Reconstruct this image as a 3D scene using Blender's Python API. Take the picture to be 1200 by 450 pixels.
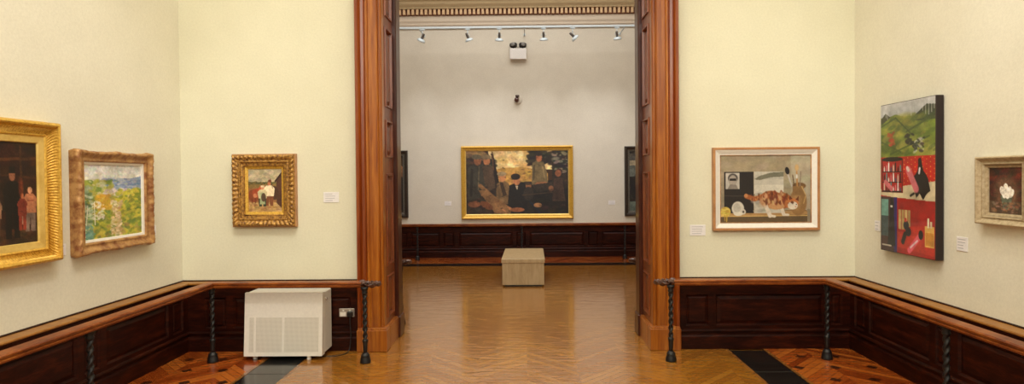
import bpy, math, random
import numpy as np
from mathutils import Vector, Matrix
random.seed(7)
PI = math.pi
for o in list(bpy.data.objects): bpy.data.objects.remove(o)
SC = bpy.context.scene
COL = SC.collection

# ------------------------------------------------------------------ camera, world, lights, exposure
F = 700.0; EYE = 1.6
yaw, pitch, roll = 8/F, -10/F, .0085
cd = bpy.data.cameras.new('camera'); cam = bpy.data.objects.new('camera', cd); COL.objects.link(cam)
cd.sensor_width = 36; cd.lens = 36*F/1200; cd.shift_x = -8/1200; cd.shift_y = -8/1200
cd.clip_start = .05; cd.clip_end = 60
fw = Vector((-math.sin(yaw), math.cos(yaw), 0)); rt = Vector((math.cos(yaw), math.sin(yaw), 0)); up = Vector((0, 0, 1))
f2 = fw*math.cos(pitch)+up*math.sin(pitch); u2 = up*math.cos(pitch)-fw*math.sin(pitch)
r3 = rt*math.cos(roll)-u2*math.sin(roll); u3 = u2*math.cos(roll)+rt*math.sin(roll)
cam.matrix_world = Matrix(((r3.x, u3.x, -f2.x, 0), (r3.y, u3.y, -f2.y, 0), (r3.z, u3.z, -f2.z, EYE), (0, 0, 0, 1)))
SC.camera = cam
w = bpy.data.worlds.new('world'); SC.world = w; w.use_nodes = True
w.node_tree.nodes['Background'].inputs[0].default_value = (1, .9, .75, 1)
w.node_tree.nodes['Background'].inputs[1].default_value = .02
SC.view_settings.view_transform = 'Standard'; SC.view_settings.look = 'None'
SC.view_settings.gamma = 1; SC.view_settings.use_curve_mapping = False
SC.view_settings.exposure = 0.0

def area(name, loc, sx, sy, power, col, rot=(0, 0, 0), spread=180):
    l = bpy.data.lights.new(name, 'AREA'); l.shape = 'RECTANGLE'; l.size = sx; l.size_y = sy
    l.energy = power; l.color = col; l.spread = math.radians(spread)
    o = bpy.data.objects.new(name, l); COL.objects.link(o); o.location = loc; o.rotation_euler = rot; return o
def spot(name, loc, target, power, col, size=50, blend=.9, radius=.05):
    l = bpy.data.lights.new(name, 'SPOT'); l.energy = power; l.color = col; l.spot_size = math.radians(size)
    l.spot_blend = blend; l.shadow_soft_size = radius
    o = bpy.data.objects.new(name, l); COL.objects.link(o); o.location = loc
    o.rotation_euler = (Vector(target)-Vector(loc)).to_track_quat('-Z', 'Y').to_euler(); return o
WARM = (1, .965, .885); SOFT = (1, .99, .97)
area('laylight_glow', (-.1, 1.9, 6.5), 3.6, 6.0, 150, WARM)
area('added_back_fill', (0, -2.6, 4.7), 4.8, 2.4, 210, WARM, (math.radians(80), 0, 0))  # added fill light behind the viewer; the back wall has no window
area('far_laylight_glow', (-.1, 9.0, 6.5), 5.0, 3.0, 150, SOFT)
spot('added_far_wall_fill', (-1.6, 8.2, 4.3), (-1.3, 11.95, 1.3), 190, SOFT, 54, 1, .2)  # pair of unseen spots added to brighten the lower far wall
spot('added_far_wall_fill', (1.5, 8.2, 4.3), (1.2, 11.95, 1.3), 190, SOFT, 54, 1, .2)
spot('picture_spot_light', (1.9, 3.6, 4.9), (3.06, 3.85, 1.9), 90, WARM, 30, 1, .08)
spot('picture_spot_light', (.6, 2.4, 5.0), (3.06, 4.8, 1.6), 110, SOFT, 40, 1, .1)
spot('picture_spot_light', (-.8, 2.4, 5.0), (-3.25, 4.5, 1.1), 170, SOFT, 50, 1, .1)
spot('picture_spot_light', (-2.2, 2.6, 5.0), (-2.4, 5.6, 1.5), 120, WARM, 44, 1, .1)
spot('picture_spot_light', (2.0, 2.6, 5.0), (2.2, 5.6, 1.5), 120, WARM, 44, 1, .1)

# ------------------------------------------------------------------ room measures
XL, XR, YF, YB, HC = -3.25, 3.066, 5.60, -3.0, 6.7     # near room
YD = 6.06                                             # far face of the dividing wall
YW, FXL, FXR = 11.95, -4.4, 4.3                        # far room
DL, DR, DH = -1.32, 1.165, 4.25                       # doorway lining
CL, CR = -1.56, 1.392                                  # outer edges of the casing
LEDGE = .637

# ------------------------------------------------------------------ mesh helpers
class MB:
    def __init__(s): s.v = []; s.f = []; s.sm = []; s.mi = []
    def add(s, vs, fs, smooth=False, mi=0):
        n = len(s.v); s.v += [tuple(p) for p in vs]
        for f in fs: s.f.append(tuple(i+n for i in f)); s.sm.append(smooth); s.mi.append(mi)
        return s
    def box(s, x0, x1, y0, y1, z0, z1, mi=0, bev=0):
        if bev:
            b = min(bev, (x1-x0)*.45, (y1-y0)*.45, (z1-z0)*.45)
            vs = []
            for z, k in ((z0, b), (z0+b, 0), (z1-b, 0), (z1, b)):
                xa, xb, ya, yb = x0+k, x1-k, y0+k, y1-k
                c = b if k == 0 else b*.6
                vs += [(xa+c, ya, z), (xb-c, ya, z), (xb, ya+c, z), (xb, yb-c, z), (xb-c, yb, z), (xa+c, yb, z), (xa, yb-c, z), (xa, ya+c, z)]
            fs = [tuple(reversed(range(8))), tuple(range(24, 32))]
            for k in range(3):
                for i in range(8):
                    j = (i+1) % 8; fs.append((k*8+i, k*8+j, k*8+8+j, k*8+8+i))
            return s.add(vs, fs, mi=mi)
        vs = [(x0, y0, z0), (x1, y0, z0), (x1, y1, z0), (x0, y1, z0), (x0, y0, z1), (x1, y0, z1), (x1, y1, z1), (x0, y1, z1)]
        return s.add(vs, [(0, 3, 2, 1), (4, 5, 6, 7), (0, 1, 5, 4), (1, 2, 6, 5), (2, 3, 7, 6), (3, 0, 4, 7)], mi=mi)
    def lathe(s, prof, c=(0, 0, 0), n=20, smooth=True, axis='z', mi=0):
        vs = []
        for r, z in prof:
            for i in range(n):
                a = 2*PI*i/n
                p = (r*math.cos(a), r*math.sin(a), z)
                if axis == 'y': p = (p[0], p[2], -p[1])
                if axis == 'x': p = (p[2], p[1], -p[0])
                vs.append((c[0]+p[0], c[1]+p[1], c[2]+p[2]))
        fs = []
        for k in range(len(prof)-1):
            for i in range(n):
                j = (i+1) % n; fs.append((k*n+i, k*n+j, (k+1)*n+j, (k+1)*n+i))
        fs.append(tuple(reversed(range(n)))); fs.append(tuple(range((len(prof)-1)*n, len(prof)*n)))
        return s.add(vs, fs, smooth, mi)
    def tube(s, pts, r, n=10, mi=0, smooth=True):
        pts = [Vector(p) for p in pts]; vs = []
        rr = r if isinstance(r, (list, tuple)) else [r]*len(pts)
        ref = Vector((0, 0, 1))
        d0 = (pts[1]-pts[0]).normalized()
        if abs(d0.dot(ref)) > .9: ref = Vector((1, 0, 0))
        for i, p in enumerate(pts):
            d = (pts[min(i+1, len(pts)-1)]-pts[max(i-1, 0)]).normalized()
            a = d.cross(ref)
            if a.length < 1e-4: a = d.cross(Vector((0, 1, 0)))
            a.normalize(); b = d.cross(a)
            for k in range(n):
                t = 2*PI*k/n; vs.append(p+a*rr[i]*math.cos(t)+b*rr[i]*math.sin(t))
        fs = []
        for i in range(len(pts)-1):
            for k in range(n):
                j = (k+1) % n; fs.append((i*n+k, i*n+j, (i+1)*n+j, (i+1)*n+k))
        fs.append(tuple(reversed(range(n)))); fs.append(tuple(range((len(pts)-1)*n, len(pts)*n)))
        return s.add(vs, fs, smooth, mi)
    def sweep(s, path, prof, mi=0, smooth=False):
        """profile (off, z) swept along a 2D path with mitred corners; off>0 lies to the LEFT of travel"""
        n = len(path); m = len(prof); vs = []
        P = [Vector((p[0], p[1])) for p in path]
        for i in range(n):
            dirs = []
            if i > 0: dirs.append((P[i]-P[i-1]).normalized())
            if i < n-1: dirs.append((P[i+1]-P[i]).normalized())
            ns = [Vector((-d.y, d.x)) for d in dirs]
            if len(ns) == 1: nn = ns[0]
            else:
                nn = (ns[0]+ns[1]).normalized(); nn = nn/max(.2, nn.dot(ns[0]))
            for off, z in prof: vs.append((P[i].x+nn.x*off, P[i].y+nn.y*off, z))
        fs = []
        for i in range(n-1):
            for k in range(m):
                j = (k+1) % m; fs.append((i*m+k, i*m+j, (i+1)*m+j, (i+1)*m+k))
        fs.append(tuple(range(m))); fs.append(tuple(reversed(range((n-1)*m, n*m))))
        return s.add(vs, fs, smooth, mi)
    def ico(s, c, r, n=10, mi=0):
        c = Vector(c); rx, ry, rz = r if isinstance(r, (tuple, list)) else (r, r, r)
        prof = []; vs = []; m = max(4, n//2)
        for i in range(m+1):
            a = PI*i/m
            for k in range(n):
                t = 2*PI*k/n
                vs.append((c.x+rx*math.sin(a)*math.cos(t), c.y+ry*math.sin(a)*math.sin(t), c.z+rz*math.cos(a)))
        fs = []
        for i in range(m):
            for k in range(n):
                j = (k+1) % n; fs.append((i*n+k, (i+1)*n+k, (i+1)*n+j, i*n+j))
        return s.add(vs, fs, True, mi)
    def build(s, name, mats, parent=None, T=None):
        me = bpy.data.meshes.new(name)
        vs = s.v if T is None else [tuple(T @ Vector(p)) for p in s.v]
        me.from_pydata(vs, [], s.f)
        for m in (mats if isinstance(mats, (list, tuple)) else [mats]): me.materials.append(m)
        me.polygons.foreach_set('use_smooth', s.sm); me.polygons.foreach_set('material_index', s.mi)
        me.update()
        import bmesh
        b = bmesh.new(); b.from_mesh(me); bmesh.ops.remove_doubles(b, verts=b.verts, dist=1e-6)
        bmesh.ops.recalc_face_normals(b, faces=b.faces); b.to_mesh(me); b.free()
        o = bpy.data.objects.new(name, me); COL.objects.link(o)
        if parent is not None: o.parent = parent
        return o
def tag(o, label=None, cat=None, group=None, kind=None):
    if label: o['label'] = label
    if cat: o['category'] = cat
    if group: o['group'] = group
    if kind: o['kind'] = kind
    return o
def empty(name, loc=(0, 0, 0), rz=0):
    o = bpy.data.objects.new(name, None); COL.objects.link(o); o.empty_display_size = .05
    o.location = loc; o.rotation_euler = (0, 0, rz); return o
def copy_tree(o, parent=None):
    c = o.copy(); COL.objects.link(c)
    if parent is not None: c.parent = parent
    for ch in list(o.children): copy_tree(ch, c)
    return c
def struct(name, mb, mat, label, cat='wall'):
    return tag(mb.build(name, mat), label, cat, kind='structure')

# ------------------------------------------------------------------ materials
def nt(name):
    m = bpy.data.materials.new(name); m.use_nodes = True; t = m.node_tree
    return m, t.nodes, t.links, t.nodes['Principled BSDF']
def setp(b, **k):
    for n, v in k.items():
        n = n.replace('_', ' ')
        if n in b.inputs: b.inputs[n].default_value = v
def c4(c): return (c[0], c[1], c[2], 1)
def srgb(r, g, b):
    f = lambda u: (u/255/12.92) if u/255 <= .04045 else ((u/255+.055)/1.055)**2.4
    return (f(r), f(g), f(b))
def ramp(N, stops):
    r = N.new('ShaderNodeValToRGB'); e = r.color_ramp.elements
    e[0].position, e[0].color = stops[0][0], c4(stops[0][1]); e[1].position, e[1].color = stops[-1][0], c4(stops[-1][1])
    for p, c in stops[1:-1]:
        k = e.new(p); k.color = c4(c)
    return r
def coords(N, L, scale=(1, 1, 1), rot=(0, 0, 0), src='Object'):
    tc = N.new('ShaderNodeTexCoord'); mp = N.new('ShaderNodeMapping')
    mp.inputs['Scale'].default_value = scale; mp.inputs['Rotation'].default_value = rot
    L.new(tc.outputs[src], mp.inputs['Vector']); return mp
def noise(N, L, vec, scale, detail=4, rough=.55, dist=0):
    n = N.new('ShaderNodeTexNoise'); n.inputs['Scale'].default_value = scale; n.inputs['Detail'].default_value = detail
    n.inputs['Roughness'].default_value = rough; n.inputs['Distortion'].default_value = dist
    L.new(vec, n.inputs['Vector']); return n
def bump(N, L, b, h, strength=.2, dist=.01):
    k = N.new('ShaderNodeBump'); k.inputs['Strength'].default_value = strength; k.inputs['Distance'].default_value = dist
    L.new(h, k.inputs['Height']); L.new(k.outputs[0], b.inputs['Normal']); return k
def plain(name, col, rough=.5, metal=0, coat=0, emit=None, es=0):
    m, N, L, b = nt(name); setp(b, Base_Color=c4(col), Roughness=rough, Metallic=metal, Coat_Weight=coat)
    mp = coords(N, L); n = noise(N, L, mp.outputs[0], 40, 3)
    r = ramp(N, [(.3, tuple(x*.95 for x in col)), (.7, tuple(min(1, x*1.03) for x in col))]); L.new(n.outputs[0], r.inputs[0]); L.new(r.outputs[0], b.inputs['Base Color'])
    if emit: setp(b, Emission_Color=c4(emit), Emission_Strength=es)
    return m
def wood(name, dark, mid, light, grain=(1, 1, 1), rough=.3, coat=.4, scale=9, bmp=.08, spec=.5):
    m, N, L, b = nt(name)
    mp = coords(N, L, grain); n1 = noise(N, L, mp.outputs[0], scale, 6, .6, .4); n2 = noise(N, L, mp.outputs[0], scale*6, 4, .6)
    mx = N.new('ShaderNodeMix'); mx.data_type = 'FLOAT'; mx.inputs[0].default_value = .3
    L.new(n1.outputs[0], mx.inputs[2]); L.new(n2.outputs[0], mx.inputs[3])
    r = ramp(N, [(.32, dark), (.5, mid), (.7, light)]); L.new(mx.outputs[0], r.inputs[0]); L.new(r.outputs[0], b.inputs['Base Color'])
    setp(b, Roughness=rough, Coat_Weight=coat, Coat_Roughness=.15, Specular_IOR_Level=spec)
    bump(N, L, b, mx.outputs[0], bmp, .004); return m
def wallmat(name, a, c):
    m, N, L, b = nt(name); mp = coords(N, L)
    n = noise(N, L, mp.outputs[0], 55, 5, .7); n2 = noise(N, L, mp.outputs[0], 3, 2)
    mx = N.new('ShaderNodeMix'); mx.data_type = 'FLOAT'; mx.inputs[0].default_value = .3
    L.new(n.outputs[0], mx.inputs[2]); L.new(n2.outputs[0], mx.inputs[3])
    r = ramp(N, [(.35, a), (.65, c)]); L.new(mx.outputs[0], r.inputs[0]); L.new(r.outputs[0], b.inputs['Base Color'])
    setp(b, Roughness=.85, Specular_IOR_Level=.2); bump(N, L, b, n.outputs[0], .25, .004); return m
M = {}
M['wall'] = wallmat('cream_woven_wall', (.70, .68, .52), (.78, .76, .59))
M['wall_side'] = wallmat('cream_side_wall', (.70, .67, .545), (.785, .755, .62))
M['wall_far'] = wallmat('pale_far_wall', (.63, .585, .505), (.72, .675, .585))
M['ceiling'] = wallmat('white_ceiling', (.75, .72, .66), (.8, .77, .7))
M['dado'] = wood('dark_mahogany', (.007, .0010, .0005), (.021, .0034, .0012), (.065, .011, .003), (1, 1, 6), .45, .0, 5, .05, .15)
M['ledge'] = wood('mahogany_ledge', (.20, .065, .008), (.30, .12, .016), (.40, .18, .03), (1, 1, 1), .4, .0, 8, .04)
M['rail'] = wood('mahogany_rail', (.08, .014, .003), (.22, .052, .007), (.40, .130, .020), (1, 1, 3), .38, .0, 6, .05, .35)
M['casing'] = wood('oak_casing', (.15, .022, .001), (.32, .088, .007), (.52, .20, .022), (14, 14, .5), .28, .30, 2.4, .05)
M['casing_red'] = wood('oak_casing_moulding', (.11, .012, .001), (.22, .040, .003), (.34, .095, .008), (14, 14, .5), .30, .2, 2.4, .05)
M['lining'] = wood('oak_lining', (.10, .016, .002), (.19, .038, .004), (.28, .075, .010), (10, 10, 1), .34, .12, 2.2, .05)
M['stop'] = wood('shaded_oak_and_sensor', (.025, .004, .002), (.05, .009, .003), (.085, .018, .005), (10, 10, 1), .35, .3, 2.2, .05)  # door stop's shade is put into this darker colour; also sensor head's brown
M['bench'] = wood('pale_ash', (.38, .26, .13), (.48, .35, .19), (.56, .42, .25), (5, 5, .8), .45, .1, 4, .03)
M['iron'] = plain('black_iron', (.004, .0035, .0035), .5, 0, 0)
M['carved'] = wood('carved_dark_wood', (.02, .008, .005), (.07, .022, .010), (.14, .05, .025), (1, 1, 1), .3, .5, 60, .3)
M['white'] = plain('white_enamel', (.80, .76, .68), .35, 0, .2)
M['white_cool'] = plain('white_track_paint', (.62, .71, .78), .4)
M['black'] = plain('black_plastic', (.010, .009, .009), .4)
M['chrome'] = plain('brushed_steel', (.55, .5, .45), .35, .8)
M['grey'] = plain('dark_grey_metal', (.16, .15, .14), .4, .3)
M['card'] = plain('white_card', (.82, .80, .80), .6)
M['ink'] = plain('grey_print', (.45, .45, .47), .7)
M['lamp'] = plain('lamp_glass', (.9, .85, .75), .2, 0, 0, (1, .85, .6), 2.5)
M['laylight'] = plain('laylight_glass', (.8, .8, .75), .4, 0, 0, (1, .9, .7), 1.5)
M['cornice'] = plain('ochre_cornice', (.50, .38, .22), .7)
M['cornice_pale'] = plain('pale_cornice', (.62, .53, .43), .7)
M['dentil'] = plain('red_dentil', (.60, .40, .22), .6)
M['dentil_gap'] = plain('brown_dentil_gap', (.16, .05, .02), .7)
M['back'] = plain('stretcher_back', (.15, .10, .06), .8)

def gold(name, hi, lo, rough=.38, metal=.55, nscale=60, bs=.25):
    m, N, L, b = nt(name); mp = coords(N, L); n = noise(N, L, mp.outputs[0], nscale, 5, .65)
    r = ramp(N, [(.36, lo), (.58, hi)]); L.new(n.outputs[0], r.inputs[0]); L.new(r.outputs[0], b.inputs['Base Color'])
    setp(b, Roughness=rough, Metallic=metal); bump(N, L, b, n.outputs[0], bs, .003); return m
M['gold'] = gold('bright_gilding', (.72, .44, .07), (.50, .27, .035), .42, .35)
M['gold_pale'] = gold('pale_gilding', (.80, .57, .17), (.68, .45, .11), .4, .3, 12, .15)
M['gold_old'] = gold('aged_gilding', (.52, .28, .06), (.12, .045, .015), .45, .35, 45, .8)
M['gold_brown'] = gold('worn_brown_gilding', (.50, .28, .10), (.24, .085, .03), .45, .25, 14, .35)
M['frame_wood'] = wood('warm_frame_wood', (.34, .15, .05), (.45, .21, .08), (.52, .27, .1), (1, 1, 1), .4, .2, 10)
M['liner'] = plain('white_liner', (.80, .76, .68), .6)
M['greyframe'] = gold('stone_gilding', (.50, .40, .25), (.36, .27, .15), .5, .15, 40, .3)
M['darkframe'] = gold('black_walnut_frame', (.035, .022, .014), (.015, .010, .008), .35, 0, 40, .3)
M['silverslip'] = gold('dull_silver_slip', (.14, .13, .11), (.07, .06, .05), .4, .3)
M['redside'] = plain('black_canvas_edge', (.014, .006, .006), .5)

def floor_mat(name, pal, side=False):
    m, N, L, b = nt(name)
    g = N.new('ShaderNodeNewGeometry'); sp = N.new('ShaderNodeSeparateXYZ'); L.new(g.outputs['Position'], sp.inputs[0])
    def mth(op, a, c=None, d=None):
        k = N.new('ShaderNodeMath'); k.operation = op
        for i, v in enumerate((a, c, d)):
            if v is None: continue
            if isinstance(v, (int, float)): k.inputs[i].default_value = v
            else: L.new(v, k.inputs[i])
        return k.outputs[0]
    W, PW = (.42, .085)
    X, Y = sp.outputs[0], sp.outputs[1]
    xs = mth('DIVIDE', X, W); colid = mth('FLOOR', xs); fr = mth('PINGPONG', X, W)
    t = mth('DIVIDE', mth('ADD', Y, fr), PW); pid = mth('FLOOR', t); ft = mth('FRACT', t)
    cb = N.new('ShaderNodeCombineXYZ'); L.new(colid, cb.inputs[0]); L.new(pid, cb.inputs[1])
    wn = N.new('ShaderNodeTexWhiteNoise'); wn.noise_dimensions = '3D'; L.new(cb.outputs[0], wn.inputs[0])
    mp = N.new('ShaderNodeMapping'); L.new(g.outputs['Position'], mp.inputs[0]); mp.inputs['Scale'].default_value = (2.5, 9, 1)
    n = noise(N, L, mp.outputs[0], 6, 6, .6, .5)
    n3 = noise(N, L, g.outputs['Position'], .9, 2)
    v = mth('ADD', mth('MULTIPLY', wn.outputs[0], .44 if side else .19), mth('ADD', mth('ADD', mth('MULTIPLY', n.outputs[0], .36), .02 if side else .14), mth('MULTIPLY', n3.outputs[0], .25)))
    r = ramp(N, [(.25, pal[0]), (.55, pal[1]), (.85, pal[2])]); L.new(v, r.inputs[0])
    gap = mth('LESS_THAN', mth('ABSOLUTE', mth('SUBTRACT', ft, .5)), .465)
    mx = N.new('ShaderNodeMix'); mx.data_type = 'RGBA'; mx.inputs[6].default_value = c4(tuple(x*(.7 if side else .95) for x in pal[0])); L.new(gap, mx.inputs[0]); L.new(r.outputs[0], mx.inputs[7])
    out = mx.outputs[2]
    if side:
        # dark diamond inlays set in rows
        q = .30
        fy = mth('FRACT', mth('DIVIDE', Y, q)); row = mth('MULTIPLY', mth('FLOOR', mth('DIVIDE', Y, q)), .5)
        fx = mth('FRACT', mth('ADD', mth('DIVIDE', X, q), row))
        d = mth('ADD', mth('ABSOLUTE', mth('SUBTRACT', fx, .5)), mth('ABSOLUTE', mth('SUBTRACT', fy, .5)))
        k = mth('LESS_THAN', d, .17)
        m2 = N.new('ShaderNodeMix'); m2.data_type = 'RGBA'; L.new(k, m2.inputs[0]); L.new(out, m2.inputs[6]); m2.inputs[7].default_value = (.055, .016, .006, 1); out = m2.outputs[2]
    L.new(out, b.inputs['Base Color'])
    setp(b, Roughness=.24, Coat_Weight=.85, Coat_Roughness=.085, Specular_IOR_Level=.4)
    h = mth('ADD', mth('MULTIPLY', wn.outputs[0], .5), mth('MULTIPLY', n3.outputs[0], 3.0))
    n4 = N.new('ShaderNodeMapping'); L.new(g.outputs['Position'], n4.inputs[0]); n4.inputs['Scale'].default_value = (1.2, 5, 1)
    n5 = noise(N, L, n4.outputs[0], 2.2, 3, .5, 1.2)
    h2 = mth('ADD', mth('MULTIPLY', wn.outputs[0], .03), mth('MULTIPLY', n5.outputs[0], 1.3))
    bp = bump(N, L, b, h2, .20, .014)
    if 'Coat Normal' in b.inputs: L.new(bp.outputs[0], b.inputs['Coat Normal'])
    return m
M['floor'] = floor_mat('honey_parquet', (srgb(130, 76, 20), srgb(156, 101, 32), srgb(182, 130, 50)))
M['floor_side'] = floor_mat('red_parquet', (srgb(120, 44, 12), srgb(166, 78, 24), srgb(200, 116, 46)), True)
M['floor_edge'] = wood('amber_border_strip', (.16, .05, .01), (.26, .10, .02), (.36, .16, .035), (1, 1, 1), .2, .4, 8)
M['strip'] = plain('black_floor_plate', (.010, .010, .009), .22, 0, .3)

# ------------------------------------------------------------------ floor, walls, ceiling
EY = .0
fl = MB()
def quad(mb, x0, x1, y0, y1, z, mi): mb.add([(x0, y0, z), (x1, y0, z), (x1, y1, z), (x0, y1, z)], [(0, 1, 2, 3)], mi=mi)
SL0, SL1, SR0, SR1 = -2.30, -1.966, 1.845, 2.16      # black strips in the near room
# slab underneath everything
fl.box(FXL-.2, FXR+.2, YB-.2, YW+.2, -.15, -.012, 0)
xs = [XL, SL0-.028, SL0, SL1, SL1+.028, SR0-.028, SR0, SR1, SR1+.028, XR]
ms = [1, 2, 3, 2, 0, 2, 3, 2, 1]
for i in range(9):
    if ms[i] == 3: continue
    quad(fl, xs[i], xs[i+1], YB, YF, 0, ms[i])
quad(fl, CL, CR, YF, YD, 0, 0)
FS0, FS1 = 10.70, 11.02
for y0, y1, k in ((YD, FS0-.03, 0), (FS0-.03, FS0, 2), (FS1, FS1+.03, 2), (FS1+.03, YW, 1)):
    quad(fl, FXL, FXR, y0, y1, 0, k)
struct('floor', fl, [M['floor'], M['floor_side'], M['floor_edge'], M['strip']], 'glossy honey parquet floor laid in chevrons with redder side borders', 'floor')
k = 1
def plates(x0, x1, y0, y1, along, lab):
    global k
    mb = MB(); pitch = .62; a0, a1 = (y0, y1) if along == 'y' else (x0, x1)
    n = int(round((a1-a0)/pitch)); st = (a1-a0)/n
    for i in range(n):
        s, e = a0+i*st+.003, a0+(i+1)*st-.003
        if along == 'y': mb.box(x0+.002, x1-.002, s, e, -.011, -.001, bev=.002)
        else: mb.box(s, e, y0+.002, y1-.002, -.011, -.001, bev=.002)
    struct('trim_%d' % k, mb, M['strip'], lab, 'floor strip'); k += 1
plates(SL0, SL1, YB+.02, YF-.15, 'y', 'dark grey plated strip let into the floor running under the white heater')
plates(SR0, SR1, YB+.02, YF-.15, 'y', 'black plated strip let into the floor on the right of the doorway')
plates(FXL, FXR, FS0, FS1, 'x', 'thin black strip across the floor of the far room')
# filler under the strip ends
struct('wall_left', MB().box(XL-.3, XL, YB, YF, -.1, HC), M['wall_side'], 'cream left wall hung with two gilt framed paintings')
struct('wall_right', MB().box(XR, XR+.3, YB, YF, -.1, HC), M['wall_side'], 'cream right wall hung with a tall red painting')
struct('wall_back', MB().box(XL-.3, XR+.3, YB-.3, YB, -.1, HC), M['wall'], 'cream wall behind the viewer')
def wallfront(x0, x1, z0, z1, nm, lab):
    b = MB(); b.box(x0, x1, YF, YD-.001, z0, z1, 0)
    b.box(x0, x1, YD-.001, YD, z0, z1, 1)
    struct(nm, b, [M['wall'], M['wall_far']], lab)
wf = MB()
wf.box(XL-.3, DL-.03, YF, (YF+YD)/2, -.1, HC, 0); wf.box(DR+.03, XR+.3, YF, (YF+YD)/2, -.1, HC, 0); wf.box(DL-.03, DR+.03, YF, (YF+YD)/2, DH+.03, HC, 0)
wf.box(FXL-.3, DL-.03, (YF+YD)/2, YD, -.1, HC, 1); wf.box(DR+.03, FXR+.3, (YF+YD)/2, YD, -.1, HC, 1); wf.box(DL-.03, DR+.03, (YF+YD)/2, YD, DH+.03, HC, 1)
struct('wall_front', wf, [M['wall'], M['wall_far']], 'cream wall pierced by the tall wooden doorway')
struct('wall_far', MB().box(FXL-.3, FXR+.3, YW, YW+.3, -.1, HC), M['wall_far'], 'pale wall at the end of the far room')
struct('wall_far_left', MB().box(FXL-.3, FXL, YD, YW, -.1, HC), M['wall_far'], 'pale left wall of the far room')
struct('wall_far_right', MB().box(FXR, FXR+.3, YD, YW, -.1, HC), M['wall_far'], 'pale right wall of the far room')
cm = MB(); cm.box(FXL-.3, FXR+.3, YB-.3, YW+.3, HC, HC+.2, 0)
for (x0, x1, y0, y1) in ((-1.9, 1.7, -1.1, 4.9), (-2.6, 2.4, 7.5, 10.5)):
    cm.box(x0, x1, y0, y1, HC-.03, HC-.001, 1)
    cm.sweep([(x0, y0), (x1, y0), (x1, y1), (x0, y1), (x0, y0)], [(-.1, HC), (-.1, HC-.06), (0, HC-.06), (0, HC)], 0)
struct('ceiling', cm, [M['ceiling'], M['laylight']], 'white ceiling with glazed laylights', 'ceiling')

# ------------------------------------------------------------------ dado panelling
def dado(length, panels, T, name, lab, endcap=True):
    """local x along the wall, y away from it (0 = wall face), z up; panels = list of (x0,x1)"""
    b = MB()
    b.box(0, length, 0, .075, .02, .60)                                  # backing
    Z0, Z1 = .215, .50
    b.box(0, length, .07, .098, .135, Z0); b.box(0, length, .07, .098, Z1, .60)
    ed = [0]+[v for p in panels for v in p]+[length]
    for i in range(0, len(ed), 2):
        if ed[i+1]-ed[i] > .001: b.box(ed[i], ed[i+1], .07, .098, Z0, Z1)
    for x0, x1 in panels:
        # mould inside the frame, then a raised field
        m = .012; n_ = .045 if x1-x0 > .3 else .032
        vs = []
        for (i, y) in ((0, .096), (m, .080), (m+.006, .080), (n_, .092), (n_+.004, .092)):
            vs += [(x0+i, y, Z0+i), (x1-i, y, Z0+i), (x1-i, y, Z1-i), (x0+i, y, Z1-i)]
        fs = []
        for q in range(4):
            for a in range(4):
                c = (a+1) % 4; fs.append((q*4+a, q*4+c, q*4+4+c, q*4+4+a))
        fs.append((16, 17, 18, 19)); b.add(vs, fs)
    # base, base mould, ledge and its bed mould
    P = lambda prof: b.sweep([(0, 0), (length, 0)], prof)
    P([(0, 0), (.114, 0), (.114, .115), (.108, .13), (.098, .137), (0, .137)])
    P([(.09, .155), (.112, .158), (.116, .170), (.108, .180), (.09, .186)])
    P([(.08, .575), (.100, .578), (.102, .590), (.104, .604), (.108, .619), (0, .619)])
    b2 = MB(); b2.sweep([(0, 0), (length, 0)], [(0, .619), (.118, .619), (.124, .623), (.125, .630), (.120, LEDGE), (0, LEDGE)])
    n0 = len(b.f); b.add(b2.v, b2.f, mi=1)
    b.sweep([(0, 0), (length, 0)], [(0, LEDGE), (.012, LEDGE), (.012, LEDGE+.006), (0, LEDGE+.010)], mi=0)
    o = b.build(name, [M['dado'], M['ledge']]); o.matrix_world = T
    tag(o, lab, 'wall panelling', kind='structure'); return o
def frameT(p, ang): return Matrix.Translation(Vector((p[0], p[1], -.0012 if abs(abs(ang)-PI/2) < .1 else 0))) @ Matrix.Rotation(ang, 4, 'Z')
def pat(length, lead, seq):
    out = []; x = lead; i = 0
    while True:
        wdt = seq[i % len(seq)]
        if x+wdt > length-.04: break
        out.append((x, x+wdt)); x += wdt+.065; i += 1
    return out
# right front wall: local x from right to left of picture (x decreasing) so that +y points to the room (-Y world)
Lr = XR-CR
dado(Lr, [(.17, .27), (.335, 1.325), (1.39, 1.60)], frameT((XR, YF), PI), 'trim_4', 'dark mahogany dado panelling to the right of the doorway')
Ll = CL-XL
dado(Ll, [(.07, .27), (.335, 1.17), (1.235, 1.43)], frameT((CL, YF), PI), 'trim_5', 'dark mahogany dado panelling behind the white heater')
LS = YF-YB
dado(LS, pat(LS, .17, [.16, .78]), frameT((XL, YF), -PI/2), 'trim_6', 'dark mahogany dado panelling along the left wall')
o = dado(LS, [(LS-b_, LS-a_) for a_, b_ in reversed(pat(LS, .17, [.16, .78]))], frameT((XR, YB), PI/2), 'trim_7', 'dark mahogany dado panelling along the right wall')
LF = FXR-FXL
fp = [(-4.0, -3.82), (-3.74, -2.62), (-2.54, -2.36), (-2.29, -1.72), (-1.64, -1.43), (-1.33, -.27), (-.19, -.01), (.07, 1.15), (1.23, 1.43), (1.51, 2.5), (2.58, 2.78), (2.86, 3.9)]
dado(LF, [(FXR-b_, FXR-a_) for a_, b_ in reversed(fp)], frameT((FXR, YW), PI), 'trim_8', 'dark mahogany dado panelling along the far wall')
LS2 = YW-YD
dado(LS2, pat(LS2, .17, [.16, .78]), frameT((FXL, YW), -PI/2), 'trim_9', 'dark dado panelling on the left of the far room')
dado(LS2, pat(LS2, .17, [.16, .78]), frameT((FXR, YD), PI/2), 'trim_10', 'dark dado panelling on the right of the far room')
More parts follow.
